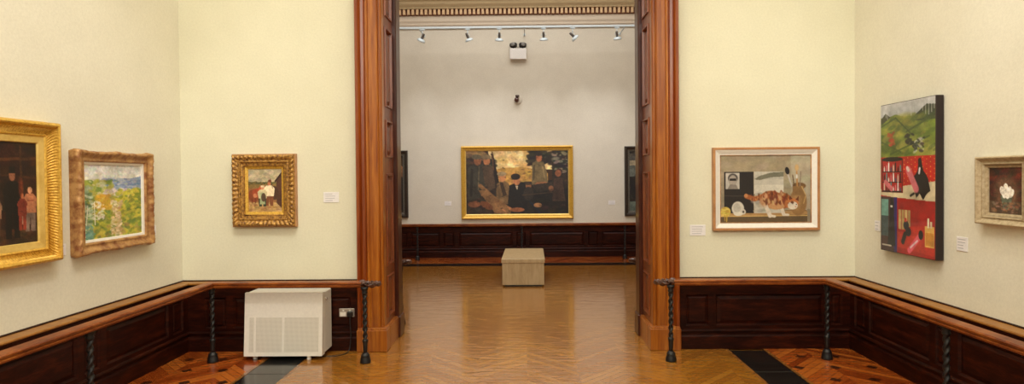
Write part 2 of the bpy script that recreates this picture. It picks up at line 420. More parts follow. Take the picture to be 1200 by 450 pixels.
dado(CL-FXL, pat(CL-FXL, .17, [.16, .78]), frameT((FXL, YD), 0), 'trim_11', 'dark dado panelling behind the doorway on its left')
dado(FXR-CR, pat(FXR-CR, .07, [.16, .78]), frameT((CR, YD), 0), 'trim_12', 'dark dado panelling behind the doorway on its right')

# cornice of the far room
cn = MB()
path = [(FXL, YD), (FXR, YD), (FXR, YW), (FXL, YW), (FXL, YD)]
cn.sweep(path, [(0, 4.56), (.03, 4.56), (.045, 4.60), (.06, 4.62), (.06, 4.66), (.075, 4.70), (.075, 4.80), (0, 4.80)], mi=1)
cn.sweep(path, [(0, 4.80), (.08, 4.80), (.08, 4.925), (0, 4.925)], mi=3)
cn.sweep(path, [(0, 4.925), (.15, 4.925), (.16, 4.95), (.20, 5.00), (.22, 5.05), (.30, 5.12), (.34, 5.22), (.34, 5.28), (0, 5.28)], mi=0)
x = FXL+.1
while x < FXR-.1:
    cn.box(x, x+.048, YW-.135, YW-.075, 4.815, 4.925, 2); x += .0865
struct('trim_13', cn, [M['cornice'], M['cornice_pale'], M['dentil'], M['dentil_gap']], 'plaster cornice with a row of dentils round the far room', 'cornice')
cn = MB(); cn.sweep([(XL, YB), (XR, YB), (XR, YF), (XL, YF), (XL, YB)], [(0, 6.1), (.05, 6.15), (.10, 6.3), (.22, 6.4), (.24, 6.5), (0, 6.5)])
struct('trim_14', cn, M['cornice'], 'plaster cornice round the near room', 'cornice')

# ------------------------------------------------------------------ doorway
door = tag(empty('door_1', (-.08, YF, 0)), 'tall panelled oak doorway between the two gallery rooms', 'doorway', kind='structure')
def inv(o_): return Matrix.Translation(-Vector(o_.location))
TD = inv(door)
# casing profile: distance from the opening edge, projection from the wall
cprof = [(0, 0), (0, .085), (.008, .100), (.018, .100), (.024, .088), (.030, .088), (.036, .104), (.046, .112), (.058, .112), (.118, .112), (.122, .126), (.130, .132), (.140, .132), (.146, .120), (.152, .104), (.166, .098), (.190, .104), (.198, .120), (.206, .134), (.214, .140), (.232, .140), (.240, .128), (.240, 0)]
def casing(side, near, z0=.215):
    b = MB(); ex = DL if side < 0 else DR; yb = YF if near else YD; sy = -1 if near else 1
    vs = []
    for z in (z0, DH+.3):
        for d, p in cprof: vs.append((ex+side*d, yb+sy*p, z))
    n = len(cprof); fs = [(i, (i+1) % n, n+(i+1) % n, n+i) for i in range(n)]+[tuple(range(n)), tuple(range(n, 2*n))]
    b.add(vs, fs)
    for i in range(14, n-1): b.mi[i] = 1
    return b
for side in (-1, 1):
    for near in (True, False):
        casing(side, near).build('architrave', [M['casing'], M['casing_red']] if near else [M['stop'], M['stop']], door, TD)
        b = MB(); ex = DL if side < 0 else DR; sy = -1 if near else 1; yb = YF if near else YD
        x0, x1 = sorted((ex-side*.035, ex+side*.245)); y0, y1 = sorted((yb-sy*(.30 if near else .1), yb+sy*.155))
        xa, xb = sorted((ex-side*.035, ex+side*.01))
        # L-shaped plinth: face block, return along the lining, small cap moulding
        b.box(x0, x1, *sorted((yb, yb+sy*.155)), 0, .20, bev=.006)
        b.box(x0+.006, x1-.006, *sorted((yb, yb+sy*.147)), .19, .218, bev=.006)
        if near:
            b.box(xa, xb, YF, YF+.345, 0, .20); b.box(xa+.006 if side > 0 else xa, xb if side > 0 else xb-.006, YF, YF+.345, .20, .216)
        b.build('plinth_block', M['casing'] if near else M['stop'], door, TD)
# head casings
for near in (True, False):
    b = MB(); yb = YF if near else YD; sy = -1 if near else 1
    b.box(CL, CR, *sorted((yb, yb+sy*.12)), DH, DH+.24, bev=.01); b.box(CL-.04, CR+.04, *sorted((yb, yb+sy*.17)), DH+.24, DH+.34, bev=.02)
    b.build('door_head', M['casing'] if near else M['stop'], door, TD)
# panelled linings
PZ = [(.27, .67), (.76, 1.64), (1.79, 2.15), (2.27, 3.03), (3.13, 4.05)]
def lining(side):
    b = MB(); ex = DL if side < 0 else DR; Y0, Y1 = YF-.02, YF+.36
    def bx(d0, d1, y0, y1, z0, z1): 
        x0, x1 = sorted((ex+side*d0, ex+side*d1)); b.box(x0, x1, y0, y1, z0, z1)
    bx(.022, .05, Y0+.02, Y1, 0, DH)
    ya, yb = Y0+.055, Y1-.055
    bx(0, .03, Y0+.02, ya, 0, DH); bx(0, .03, yb, Y1, 0, DH)
    zz = [0]+[v for p in PZ for v in p]+[DH]
    for i in range(0, len(zz), 2): bx(0, .03, ya, yb, zz[i], zz[i+1])
    for z0, z1 in PZ:
        vs = []; fs = []
        st = ((0, 0), (.004, -.012), (.018, -.012), (.026, .020), (.034, .020), (.066, .002), (.070, .002))
        for i, d in st:
            x = ex+side*d
            vs += [(x, ya+i, z0+i), (x, yb-i, z0+i), (x, yb-i, z1-i), (x, ya+i, z1-i)]
        for q in range(len(st)-1):
            for a in range(4):
                c = (a+1) % 4; fs.append((q*4+a, q*4+c, q*4+4+c, q*4+4+a))
        e = 4*(len(st)-1); fs.append((e, e+1, e+2, e+3)); b.add(vs, fs)
    b.build('jamb_lining', M['lining'], door, TD)
    b = MB(); x0, x1 = sorted((ex-side*.04, ex+side*.05)); b.box(x0, x1, Y1-.005, YD+.08, 0, DH, bev=.008)
    x0, x1 = sorted((ex-side*.055, ex+side*.05)); b.box(x0, x1, Y1-.015, YD+.09, 0, .21, bev=.006)
    b.build('door_stop', M['stop'], door, TD)
for s_ in (-1, 1): lining(s_)
b = MB(); b.box(DL, DR, YF-.05, YD+.05, DH, DH+.04, bev=.005); b.build('soffit', M['lining'], door, TD)

# ------------------------------------------------------------------ twisted-post guard rails
RT, RB = .700, .652
RPROF = [(-.040, RB+.008), (-.034, RB), (.034, RB), (.040, RB+.008), (.042, RB+.014), (.034, RB+.019), (.033, RB+.026), (.043, RB+.031), (.044, RT-.008), (.038, RT), (-.038, RT), (-.044, RT-.008), (-.043, RB+.031), (-.033, RB+.026), (-.034, RB+.019), (-.042, RB+.014)]
def post_meshes():
    b = MB(); vs = []; n = 14; z0, z1 = .20, .60; m = 130
    for i in range(m+1):
        z = z0+(z1-z0)*i/m; ph = z*2*PI/.058
        for j in range(n):
            a = 2*PI*j/n; r = .0170+.0045*math.cos(2*(a-ph/2))
            vs.append((r*math.cos(a), r*math.sin(a), z))
    fs = [(i*n+j, i*n+(j+1) % n, (i+1)*n+(j+1) % n, (i+1)*n+j) for i in range(m) for j in range(n)]
    b.add(vs, fs, True)
    b.lathe([(.017, .08), (.019, .12), (.021, .17), (.024, .185), (.026, .195), (.020, .205), (.014, .21)], n=16)
    b.lathe([(.014, .59), (.023, .600), (.026, .610), (.020, .620), (.030, .640), (.034, RB+.004)], n=16)
    ft = MB(); ft.lathe([(.046, 0), (.047, .008), (.045, .02), (.040, .045), (.036, .058), (.038, .064), (.034, .072), (.026, .082), (.020, .09)], n=24)
    return b, ft
_pb, _ff = post_meshes()
proto_post = _pb.build('post', M['iron']); proto_foot = _ff.build('foot', M['iron'], proto_post)
used = False
def put_post(parent, x, y):
    global used
    if not used: p = proto_post; p.parent = parent; used = True
    else: p = copy_tree(proto_post, parent)
    p.location = (x-parent.location.x, y-parent.location.y, 0)
def finial(parent, x, y, dx):
    """carved leaf scroll on the end of the rail pointing along dx"""
    b = MB(); z = (RT+RB)/2+.004
    N_ = 26; vs = []; n = 20
    for i in range(N_+1):
        t = i/N_; xx = x+dx*(-.055+.205*t)
        R = .030*(1-.15*t)*math.sqrt(max(.0, 1-max(0, (t-.80)/.20)**2)) * (1 if t > .04 else .7)
        for j in range(n):
            a = 2*PI*j/n; rr = R*(1+.22*math.sin(3*a+t*22)+.14*math.sin(5*a-t*31)*math.cos(t*40))
            vs.append((xx, y+1.25*rr*math.cos(a), z+.85*rr*math.sin(a)+.006*math.sin(t*9)-.010*t))
    fs = [(i*n+j, i*n+(j+1) % n, (i+1)*n+(j+1) % n, (i+1)*n+j) for i in range(N_) for j in range(n)]
    b.add(vs, fs, True)
    for kx, rr in ((.02, .017), (.055, .016), (.09, .014), (.12, .011)):
        for sy in (-1, 1):
            c = (x+dx*kx, y+sy*.030, z+.004)
            pts = [(c[0]+dx*rr*(1-q/16)*math.cos(q*.8), c[1]+sy*.004*q/8, c[2]+rr*(1-q/16)*math.sin(q*.8)) for q in range(13)]
            b.tube(pts, .0048, 6)
    b.build('carved_finial', M['carved'], parent, inv(parent))
def guard(path, posts, fins, label):
    r = empty('guard_rail', (posts[0][0], posts[0][1], 0)); tag(r, label, 'guard rail', 'guard rails in front of the dado')
    MB().sweep(path, RPROF).build('rail', M['rail'], r, inv(r))
    for x, y in posts: put_post(r, x, y)
    for (x, y, dx) in fins: finial(r, x, y, dx)
    return r
RY = 5.175; RXL, RXR = -2.755, 2.60
guard([(-1.43, RY), (RXL, RY), (RXL, YB+.05)], [(-1.40, 5.135), (-2.75, RY), (RXL, 3.72), (RXL, 2.25), (RXL, .8), (RXL, -.7), (RXL, -2.2)], [(-1.41, RY, 1)], 'low brown guard rail on black twisted posts along the left side behind the heater')
guard([(1.27, RY), (RXR, RY), (RXR, YB+.05)], [(1.24, 5.14), (2.595, RY), (RXR, 3.72), (RXR, 2.25), (RXR, .8), (RXR, -.7), (RXR, -2.2)], [(1.245, RY, -1)], 'low brown guard rail on black twisted posts along the right side below the red painting')
RFY = 11.50
guard([(-4.0, RFY), (3.9, RFY)], [(-.085, RFY), (-2.10, RFY), (1.90, RFY), (-3.9, RFY), (3.8, RFY)], [], 'dark guard rail on thin posts along the far wall behind the wooden bench')
RNY = 6.52
guard([(-1.44, RNY), (-4.0, RNY)], [(-1.37, RNY-.03), (-2.7, RNY), (-3.9, RNY)], [(-1.40, RNY, 1)], 'guard rail end with carved scroll just past the left door jamb')
guard([(1.29, RNY), (3.9, RNY)], [(1.255, RNY-.03), (2.6, RNY), (3.8, RNY)], [(1.26, RNY, -1)], 'guard rail end with carved scroll just past the right door jamb')

# ------------------------------------------------------------------ bench
bn = tag(empty('bench', (-.04, 9.29, 0)), 'blocky pale wooden gallery bench standing in the middle of the far room', 'bench')
bn.rotation_euler = (0, 0, math.radians(-.6))
b = MB(); b.box(-.316, .316, -.65, .65, .345, .405, bev=.006); b.build('seat', M['bench'], bn)
b = MB()
b.box(-.304, .304, -.635, -.61, .025, .345, bev=.003); b.box(-.304, .304, .61, .635, .025, .345, bev=.003)
b.box(-.304, -.28, -.61, .61, .025, .345, bev=.003); b.box(.28, .304, -.61, .61, .025, .345, bev=.003)
b.build('body', M['bench'], bn)
b = MB(); b.box(-.27, .27, -.60, .60, 0, .03, bev=.003); b.build('recessed_plinth', M['black'], bn)

# ------------------------------------------------------------------ heater, socket, cable
def perf():
    m, N, L, b = nt('perforated_enamel'); mp = coords(N, L, (1, 1, 1))
    v = N.new('ShaderNodeTexVoronoi'); v.inputs['Scale'].default_value = 110; v.inputs['Randomness'].default_value = 0; mp.inputs['Scale'].default_value = (1, 0, 1); L.new(mp.outputs[0], v.inputs[0])
    r = ramp(N, [(.25, (.40, .37, .31)), (.40, (.76, .72, .63))]); L.new(v.outputs['Distance'], r.inputs[0]); L.new(r.outputs[0], b.inputs['Base Color'])
    setp(b, Roughness=.4); return m
M['perf'] = perf()
ht = tag(empty('heater', (-2.145, 5.36, 0)), 'white metal heater cabinet standing on the floor under the rail left of the doorway', 'heater')
W2 = .345
def wedge(mb, x0, x1, yb0, yt0, y1, z0, z1, dx=0, mi=0):
    mb.add([(x0, yb0, z0), (x1, yb0, z0), (x1, y1, z0), (x0, y1, z0), (x0-dx, yt0, z1), (x1-dx, yt0, z1), (x1, y1, z1), (x0, y1, z1)],
           [(0, 3, 2, 1), (4, 5, 6, 7), (0, 1, 5, 4), (1, 2, 6, 5), (2, 3, 7, 6), (3, 0, 4, 7)], mi=mi)
b = MB(); b.box(-W2+.004, W2-.004, -.075, .125, .045, .588, bev=.006); b.box(-W2+.02, W2-.02, -.09, -.07, .06, .57)
b.build('cabinet', M['white'], ht)
b = MB(); wedge(b, -W2, W2, -.16, -.118, -.088, .040, .592, .0)
b.build('front_cover', M['white'], ht)
def slope(z): return -.16+(z-.04)/.552*.042
for (x0, x1) in ((-W2+.045, -W2+.085), (-W2+.105, -W2+.335), (-W2+.355, W2-.03)):
    b = MB(); z0, z1 = .075, .375
    b.add([(x0, slope(z0)-.0015, z0), (x1, slope(z0)-.0015, z0), (x1, slope(z1)-.0015, z1), (x0, slope(z1)-.0015, z1), (x0, slope(z0)+.004, z0), (x1, slope(z0)+.004, z0), (x1, slope(z1)+.004, z1), (x0, slope(z1)+.004, z1)],
          [(0, 1, 2, 3), (0, 4, 5, 1), (3, 2, 6, 7), (0, 3, 7, 4), (1, 5, 6, 2), (4, 7, 6, 5)])
    tag(b.build('perforated_grille', M['perf'], ht), 'finely perforated grille panel')
b = MB(); b.lathe([(.012, -.006), (.014, 0), (.012, .006)], (W2+.002, -.03, .52), 14, axis='x'); b.build('fixing_screw', M['chrome'], ht)
for (x_, y_) in ((-.27, -.10), (.22, -.13), (-.27, .08), (.25, .08)):
    b = MB(); b.lathe([(.018, 0), (.018, .02)], (x_, y_, 0), 14); b.box(x_-.012, x_+.012, y_-.012, y_+.012, .018, .05); b.build('foot', M['white'], ht)
so = tag(empty('wall_socket', (-1.665, 5.502, .315)), 'steel double wall socket set in the dark dado right of the heater', 'socket')
b = MB(); b.box(-.072, .072, -.014, 0, 0, .078, bev=.004); b.build('face_plate', M['chrome'], so)
for x_ in (-.03, .03):
    b = MB(); b.box(x_-.007, x_+.007, -.018, -.012, .052, .068, bev=.001); b.build('switch', M['white'], so)
b = MB(); b.box(-.062, -.006, -.0155, -.013, .008, .046, bev=.001); b.build('outlet', M['white'], so)
pg = tag(empty('plug', (-1.63, 5.488, .32)), 'black mains plug pushed into the steel wall socket', 'plug')
b = MB(); b.box(-.026, .026, -.034, 0, 0, .05, bev=.008); b.build('plug_body', M['black'], pg)
cps = [(.0, -.02, .004), (.004, -.03, -.05), (.010, -.03, -.16), (.004, -.05, -.28), (-.02, -.10, -.313), (-.08, -.16, -.315), (-.16, -.18, -.315), (-.24, -.17, -.315)]
pts = []
for i in range(len(cps)-1):
    p0, p1, p2, p3 = [Vector(cps[max(0, min(len(cps)-1, i+q))]) for q in (-1, 0, 1, 2)]
    for t in [u/6 for u in range(6)]:
        pts.append(.5*((2*p1)+(-p0+p2)*t+(2*p0-5*p1+4*p2-p3)*t*t+(-p0+3*p1-3*p2+p3)*t**3))
b = MB(); b.tube(pts, .0045, 8); b.build('cable', M['black'], pg)

# ------------------------------------------------------------------ painted pictures: pigment laid on a fine grid
class Paint:
    def __init__(s, w, h, base, seed=1):
        s.w, s.h = w, h; s.im = np.ones((h, w, 3))*np.array(base)/255.
        yy, xx = np.mgrid[0:h, 0:w]; s.U = (xx+.5)/w; s.V = (yy+.5)/h; s.a = w/h; s.r = np.random.RandomState(seed)
    def put(s, m, col, al=1.):
        m = np.clip(m, 0, 1)[..., None]*al; s.im = s.im*(1-m)+np.array(col)/255.*m
    def vgrad(s, v0, v1, c0, c1, u0=0, u1=1):
        t = np.clip((s.V-v0)/(v1-v0), 0, 1)[..., None]; c = np.array(c0)/255.*(1-t)+np.array(c1)/255.*t
        m = ((s.V >= v0) & (s.V <= v1) & (s.U >= u0) & (s.U <= u1))[..., None]; s.im = np.where(m, c, s.im)
    def el(s, u, v, ru, rv, col, rot=0, al=1., soft=.15):
        x = (s.U-u)*s.a; y = s.V-v; c, q = math.cos(math.radians(rot)), math.sin(math.radians(rot))
        x2 = x*c+y*q; y2 = -x*q+y*c; d = np.sqrt((x2/(ru*s.a))**2+(y2/rv)**2)
        s.put((1-d)/soft+.5, col, al)
    def poly(s, pts, col, al=1.):
        ins = np.zeros(s.U.shape, bool); n = len(pts)
        for i in range(n):
            x0, y0 = pts[i]; x1, y1 = pts[(i+1) % n]
            if y0 == y1: continue
            c = ((s.V > y0) != (s.V > y1)) & (s.U < (x1-x0)*(s.V-y0)/(y1-y0)+x0); ins ^= c
        s.put(ins.astype(float), col, al)
    def rect(s, u0, v0, u1, v1, col, al=1.): s.poly([(u0, v0), (u1, v0), (u1, v1), (u0, v1)], col, al)
    def ln(s, p, q, wd, col, al=1.):
        ax, ay, bx, by = p[0]*s.a, p[1], q[0]*s.a, q[1]; dx, dy = bx-ax, by-ay; L = dx*dx+dy*dy+1e-9
        t = np.clip(((s.U*s.a-ax)*dx+(s.V-ay)*dy)/L, 0, 1); d = np.hypot(s.U*s.a-ax-t*dx, s.V-ay-t*dy)
        s.put((wd-d)/(wd*.4)+.5, col, al)
    def dabs(s, u0, v0, u1, v1, cols, n, r0, r1, al=.7, rot=(-30, 30), asp=2.2):
        for _ in range(n):
            u = s.r.uniform(u0, u1); v = s.r.uniform(v0, v1); rr = s.r.uniform(r0, r1)
            c = np.array(cols[s.r.randint(len(cols))], float)+s.r.uniform(-10, 10, 3)
            s.el(u, v, rr*asp/s.a, rr, np.clip(c, 0, 255), s.r.uniform(*rot), al, .5)
    def person(s, u, v, hgt, coat, skin, hat=None, trous=None, lean=0, wd=.75):
        """small painted figure standing with feet at v"""
        k = hgt/s.a*wd; t = v-hgt
        s.poly([(u-.16*k, t+.5*hgt), (u+.16*k, t+.5*hgt), (u+.15*k, v), (u+.03*k, v), (u, t+.62*hgt), (u-.03*k, v), (u-.15*k, v)], trous or coat)
        s.poly([(u+lean-.10*k, t+.15*hgt), (u+lean+.10*k, t+.15*hgt), (u+.21*k, t+.28*hgt), (u+.17*k, t+.60*hgt), (u-.17*k, t+.60*hgt), (u-.21*k, t+.28*hgt)], coat)
        s.el(u+lean, t+.08*hgt, .065*k, .075*hgt, skin)
        if hat: s.rect(u+lean-.07*k, t-.05*hgt, u+lean+.07*k, t+.04*hgt, hat)
    def grain(s, amt=.02, tex=1.):
        q = np.zeros(s.im.shape[:2])
        for sc, am in ((6, .09), (18, .09), (50, .08)):
            g = s.r.normal(0, 1, (sc+2, int(sc*s.a)+3)); yi = s.V*sc; xi = s.U*int(sc*s.a); y0 = yi.astype(int); x0 = xi.astype(int); fy = yi-y0; fx = xi-x0
            q += am*((g[y0, x0]*(1-fx)+g[y0, x0+1]*fx)*(1-fy)+(g[y0+1, x0]*(1-fx)+g[y0+1, x0+1]*fx)*fy)
        s.im = s.im*(1+q*tex)[..., None]
        s.im = np.clip(s.im+s.r.normal(0, amt, s.im.shape[:2])[..., None], 0, 1)

def pigment(rough=.55, coat=.0):
    m, N, L, b = nt('oil_paint'); a = N.new('ShaderNodeVertexColor'); a.layer_name = 'pigment'
    L.new(a.outputs[0], b.inputs['Base Color']); setp(b, Roughness=rough, Coat_Weight=coat)
    mp = coords(N, L); n = noise(N, L, mp.outputs[0], 90, 3); bump(N, L, b, n.outputs[0], .15, .003); return m
M['pigment'] = pigment(); M['pigment_gloss'] = pigment(.4, .15)
def canvas(p, w, h, d, parent, mat='pigment', thick=.012, gain=1.0, name='canvas'):
    """p painted on a w x h sheet, centred, facing local -y, front at y=d"""
    nx, nz = p.w, p.h; X = np.linspace(-w/2, w/2, nx); Z = np.linspace(h/2, -h/2, nz)
    XX, ZZ = np.meshgrid(X, Z); V = np.stack([XX.ravel(), np.full(XX.size, d), ZZ.ravel()], 1)
    idx = np.arange(nx*nz).reshape(nz, nx)
    Fq = np.stack([idx[:-1, :-1].ravel(), idx[1:, :-1].ravel(), idx[1:, 1:].ravel(), idx[:-1, 1:].ravel()], 1)
    n = len(V)
    Vb = np.array([(-w/2, d+thick, h/2), (w/2, d+thick, h/2), (w/2, d+thick, -h/2), (-w/2, d+thick, -h/2)])
    c = [idx[0, 0], idx[0, -1], idx[-1, -1], idx[-1, 0]]
    extra = [(n, n+1, n+2, n+3), tuple([c[0]]+list(range(1, nx-1))+[c[1], n+1, n]), tuple(list(idx[:, -1])+[n+2, n+1]), tuple(list(idx[-1, :])+[n+2, n+3]), tuple(list(idx[:, 0])+[n+3, n])]
    me = bpy.data.meshes.new(name); me.from_pydata(np.vstack([V, Vb]).tolist(), [], Fq.tolist()+[tuple(int(i) for i in f) for f in extra])
    me.materials.append(M[mat]); me.materials.append(M['back'])
    mi = [0]*len(Fq)+[1]*len(extra); me.polygons.foreach_set('material_index', mi)
    at = me.color_attributes.new('pigment', 'FLOAT_COLOR', 'POINT')
    im = np.clip(p.im, 0, 1); lin = np.where(im <= .04045, im/12.92, ((im+.055)/1.055)**2.4)*gain
    C = np.ones((len(V)+4, 4)); C[:len(V), :3] = np.clip(lin, 0, 1).reshape(-1, 3); at.data.foreach_set('color', C.ravel())
    me.update(); o = bpy.data.objects.new(name, me); COL.objects.link(o); o.parent = parent; return o
def ring(w, h, prof, name, mat, parent, seg=.012, disp=None, smooth=False, shape=None):
    """mitred frame: prof = [(inset from the outer edge, distance from wall)], facing local -y; wall at y=0"""
    nx = max(2, int(w/seg)); nz = max(2, int(h/seg)); b = MB(); per = []
    for i in range(nx): per.append((i/nx, 0))
    for i in range(nz): per.append((1, i/nz))
    for i in range(nx): per.append((1-i/nx, 1))
    for i in range(nz): per.append((0, 1-i/nz))
    n = len(per); vs = []
    for k, (t, d) in enumerate(prof):
        for (a, c) in per:
            x = -w/2+t+(w-2*t)*a; z = -h/2+t+(h-2*t)*c; dd = d; ox = oz = 0
            if disp: dd += disp(k, t, a*(w)-w/2, c*(h)-h/2, a, c)
            if shape:
                o_ = shape(k, t, a, c)
                if c in (0,): oz = -o_
                if c in (1,): oz = o_
                if a == 0 : ox = -o_
                if a == 1 : ox = o_
            vs.append((x+ox, -dd, z+oz))
    fs = [(k*n+i, k*n+(i+1) % n, (k+1)*n+(i+1) % n, (k+1)*n+i) for k in range(len(prof)-1) for i in range(n)]
    b.add(vs, fs, smooth); o = b.build(name, mat, parent)
    return o
def picture(wall, pos, zc, label, cat='painting', name='framed_painting'):
    """root on the wall face; local -y faces the room"""
    rz = {'front': 0, 'left': PI/2, 'right': -PI/2}[wall]
    loc = {'front': (pos, YF, zc), 'far': None, 'left': (XL, pos, zc), 'right': (XR, pos, zc)}[wall]
    r = empty(name, loc, rz); return tag(r, label, cat)
# left wall: local x must run along +Y with -y local pointing to +X  -> rotate +90deg gives x->+Y, -y->+X
# right wall: rotate -90deg gives x->-Y, -y->-X

# 1 --- large dark painting in a ribbed gold frame (left wall)
y0, y1, z0, z1 = 2.86, 4.05, 1.055, 1.99
r = picture('left', (y0+y1)/2, (z0+z1)/2, 'dark figure painting in a wide bright gold ribbed frame at the left edge')
W_, H_ = y1-y0, z1-z0
def ribs(k, t, x, z, a, c):
    if 3 <= k <= 6:
        u = x if c in (0, 1) else z
        return .006*math.cos(u*2*PI/.0165)
    return 0
ring(W_, H_, [(0, 0), (0, .060), (.004, .075), (.012, .088), (.022, .092), (.030, .086), (.034, .070), (.042, .055), (.060, .043), (.078, .041), (.084, .046), (.090, .050), (.096, .046), (.100, .040)], 'frame', M['gold'], r, .0042, lambda k, t, x, z, a, c: (.0045*math.cos((x if c in (0, 1) else z)*2*PI/.021) if 6 <= k <= 9 else 0))
ring(W_-.19, H_-.19, [(0, .02), (0, .040), (.045, .036), (.050, .026), (.050, .018)], 'gilt_slip', M['gold_pale'], r, .3)
p = Paint(150, 110, (34, 16, 10), 3)
p.dabs(0, 0, 1, 1, [(52, 24, 12), (24, 12, 8), (70, 36, 16), (40, 14, 10)], 260, .02, .06, .6)
for uu in (.1, .36, .62, .86): p.ln((uu, .05), (uu+.01, .8), .012, (70, 38, 18))
p.ln((0, .22), (1, .16), .014, (84, 46, 20)); p.ln((.5, .3), (1, .36), .010, (64, 32, 14))
p.rect(0, .86, 1, 1, (58, 34, 18)); p.dabs(0, .84, 1, 1, [(78, 44, 22), (40, 22, 12)], 80, .01, .03)
p.person(.60, .88, .42, (120, 60, 40), (190, 130, 90), None, (60, 40, 30)); p.person(.66, .90, .40, (150, 110, 80), (200, 140, 100), None, (80, 50, 30))
p.person(.79, .94, .66, (8, 7, 8), (160, 100, 70), (5, 4, 5), (6, 6, 7)); p.person(.935, .88, .44, (176, 112, 78), (214, 156, 116), None, (116, 96, 84), 0, .9); p.ln((.90, .66), (.86, .80), .016, (150, 120, 100)); p.ln((.915, .58), (.965, .58), .004, (120, 40, 30)); p.ln((.91, .50), (.965, .50), .004, (120, 40, 30))
p.person(.87, .86, .36, (120, 44, 30), (190, 120, 80)); p.el(.86, .45, .02, .10, (130, 50, 24), 0, .7, .6)
for uu, cc in ((.15, (90, 50, 30)), (.28, (60, 60, 50)), (.42, (110, 40, 26))): p.person(uu, .9, .5, cc, (180, 120, 84))
p.grain(); canvas(p, W_-.285, H_-.285, -.022, r, 'pigment', gain=.9)

# 2 --- impressionist landscape (left wall)
y0, y1, z0, z1 = 4.215, 5.065, 1.060, 1.815; W_, H_ = y1-y0, z1-z0
r = picture('left', (y0+y1)/2, (z0+z1)/2, 'yellow green impressionist landscape in a carved brownish gilt frame on the left wall')
def carve(amp, sc, ks):
    def f(k, t, x, z, a, c):
        if k not in ks: return 0
        u = x if c in (0, 1) else z
        e = max(abs(a-.5), abs(c-.5)) if False else 0
        return amp*(math.sin(u*sc)+.6*math.sin(u*sc*2.3+k*1.7)+.4*math.sin(u*sc*.37+k))
    return f
def swell(k, t, a, c):
    u = a if c in (0, 1) else c
    g = lambda m, s: math.exp(-((u-m)/s)**2)
    return (.015*(g(.04, .07)+g(.96, .07))+.010*g(.5, .07)+.002*math.cos(u*60))*max(0, 1-k*.12) if k > 0 else 0
ring(W_, H_, [(0, 0), (0, .045), (.004, .070), (.012, .082), (.024, .080), (.034, .066), (.046, .054), (.060, .052), (.066, .058), (.074, .056), (.082, .040), (.084, .030)], 'carved_frame', M['gold_brown'], r, .008, carve(.0018, 120, (2, 3, 4, 5, 8)), True, swell)
ring(W_-.16, H_-.16, [(0, .03), (0, .042), (.018, .038), (.020, .028)], 'cream_slip', M['liner'], r, .3)
p = Paint(190, 165, (150, 160, 90), 5)
p.vgrad(0, .22, (226, 222, 214), (214, 214, 212)); p.dabs(0, 0, 1, .2, [(235, 232, 224), (205, 208, 214), (216, 210, 200)], 160, .012, .03)
p.poly([(.2, .30), (.36, .20), (.55, .24), (.75, .2), (1, .16), (1, .36), (.2, .38)], (128, 148, 178)); p.dabs(.3, .2, 1, .36, [(104, 128, 168), (150, 166, 188), (176, 180, 184)], 160, .008, .022, .8, (-15, 15), 3)
p.dabs(0, .22, .45, .5, [(150, 156, 60), (104, 124, 48), (176, 170, 70), (200, 196, 160)], 200, .012, .03)
p.dabs(.3, .34, .85, .55, [(226, 216, 206), (196, 182, 188), (170, 160, 90), (206, 196, 150)], 200, .010, .025)
p.dabs(0, .45, 1, 1, [(176, 172, 54), (120, 136, 46), (206, 190, 70), (92, 116, 52), (160, 140, 70)], 520, .014, .035)
p.dabs(.55, .35, 1, .75, [(190, 186, 60), (212, 196, 72), (130, 146, 50)], 180, .012, .03)
p.dabs(.2, .42, .45, .60, [(214, 168, 60), (190, 150, 50)], 60, .014, .03); p.dabs(.45, .5, .62, 1, [(208, 186, 140), (190, 160, 110), (224, 208, 180)], 160, .008, .02)
p.dabs(.08, .5, .34, .74, [(232, 230, 210), (214, 210, 190)], 60, .006, .018); p.dabs(0, .3, .12, 1, [(150, 170, 130), (196, 206, 180), (84, 110, 70)], 110, .01, .025)
p.ln((.03, .95), (.07, .55), .008, (220, 216, 190)); p.ln((.18, .8), (.17, .5), .008, (228, 222, 200)); p.dabs(.3, .1, 1, .14, [(232, 230, 226)], 30, .008, .014)
p.dabs(0, .8, .15, 1, [(90, 140, 120), (120, 160, 140)], 40, .01, .02); p.grain(.02, .45)
canvas(p, W_-.19, H_-.19, -.028, r, gain=1.0)

# 3 --- small rustic scene in a deep ornate frame (front wall left)
x0, x1, z0, z1 = -2.742, -2.147, 1.150, 1.832; W_, H_ = x1-x0, z1-z0
r = picture('front', (x0+x1)/2, (z0+z1)/2, 'small rustic farm scene in an ornate old gold frame above the white heater')
b = MB(); ring(W_, H_, [(0, 0), (0, .05), (.012, .052), (.012, 0)], 'frame_box', M['frame_wood'], r, .3)
ring(W_-.014, H_-.014, [(0, .03), (0, .060), (.005, .078), (.018, .086), (.034, .080), (.046, .066), (.056, .062), (.060, .067), (.066, .070), (.072, .066), (.076, .052)], 'carved_frame', M['gold_old'], r, .006, carve(.005, 140, (2, 3, 4, 5)), True)
ring(W_-.166, H_-.166, [(0, .03), (0, .052), (.020, .048), (.024, .054), (.030, .052), (.034, .040)], 'beaded_slip', M['gold_old'], r, .004, lambda k, t, x, z, a, c: (.003*math.cos((x if c in (0, 1) else z)*2*PI/.012) if k in (3, 4) else 0))
ring(W_-.232, H_-.232, [(0, .02), (0, .040), (.024, .030), (.026, .02)], 'gilt_slip', M['gold'], r, .3)
p = Paint(110, 140, (150, 124, 84), 9)
p.vgrad(0, .34, (176, 164, 132), (206, 188, 148)); p.dabs(0, 0, 1, .3, [(150, 142, 118), (196, 180, 148)], 60, .02, .04, .5)
p.rect(0, .31, 1, .46, (128, 104, 56)); p.dabs(0, .30, .8, .36, [(70, 72, 40), (96, 90, 50)], 60, .008, .016)
p.rect(0, .44, 1, .8, (140, 98, 58)); p.rect(0, .78, 1, 1, (176, 140, 88)); p.dabs(0, .8, 1, 1, [(150, 110, 64), (196, 160, 104)], 90, .01, .03)
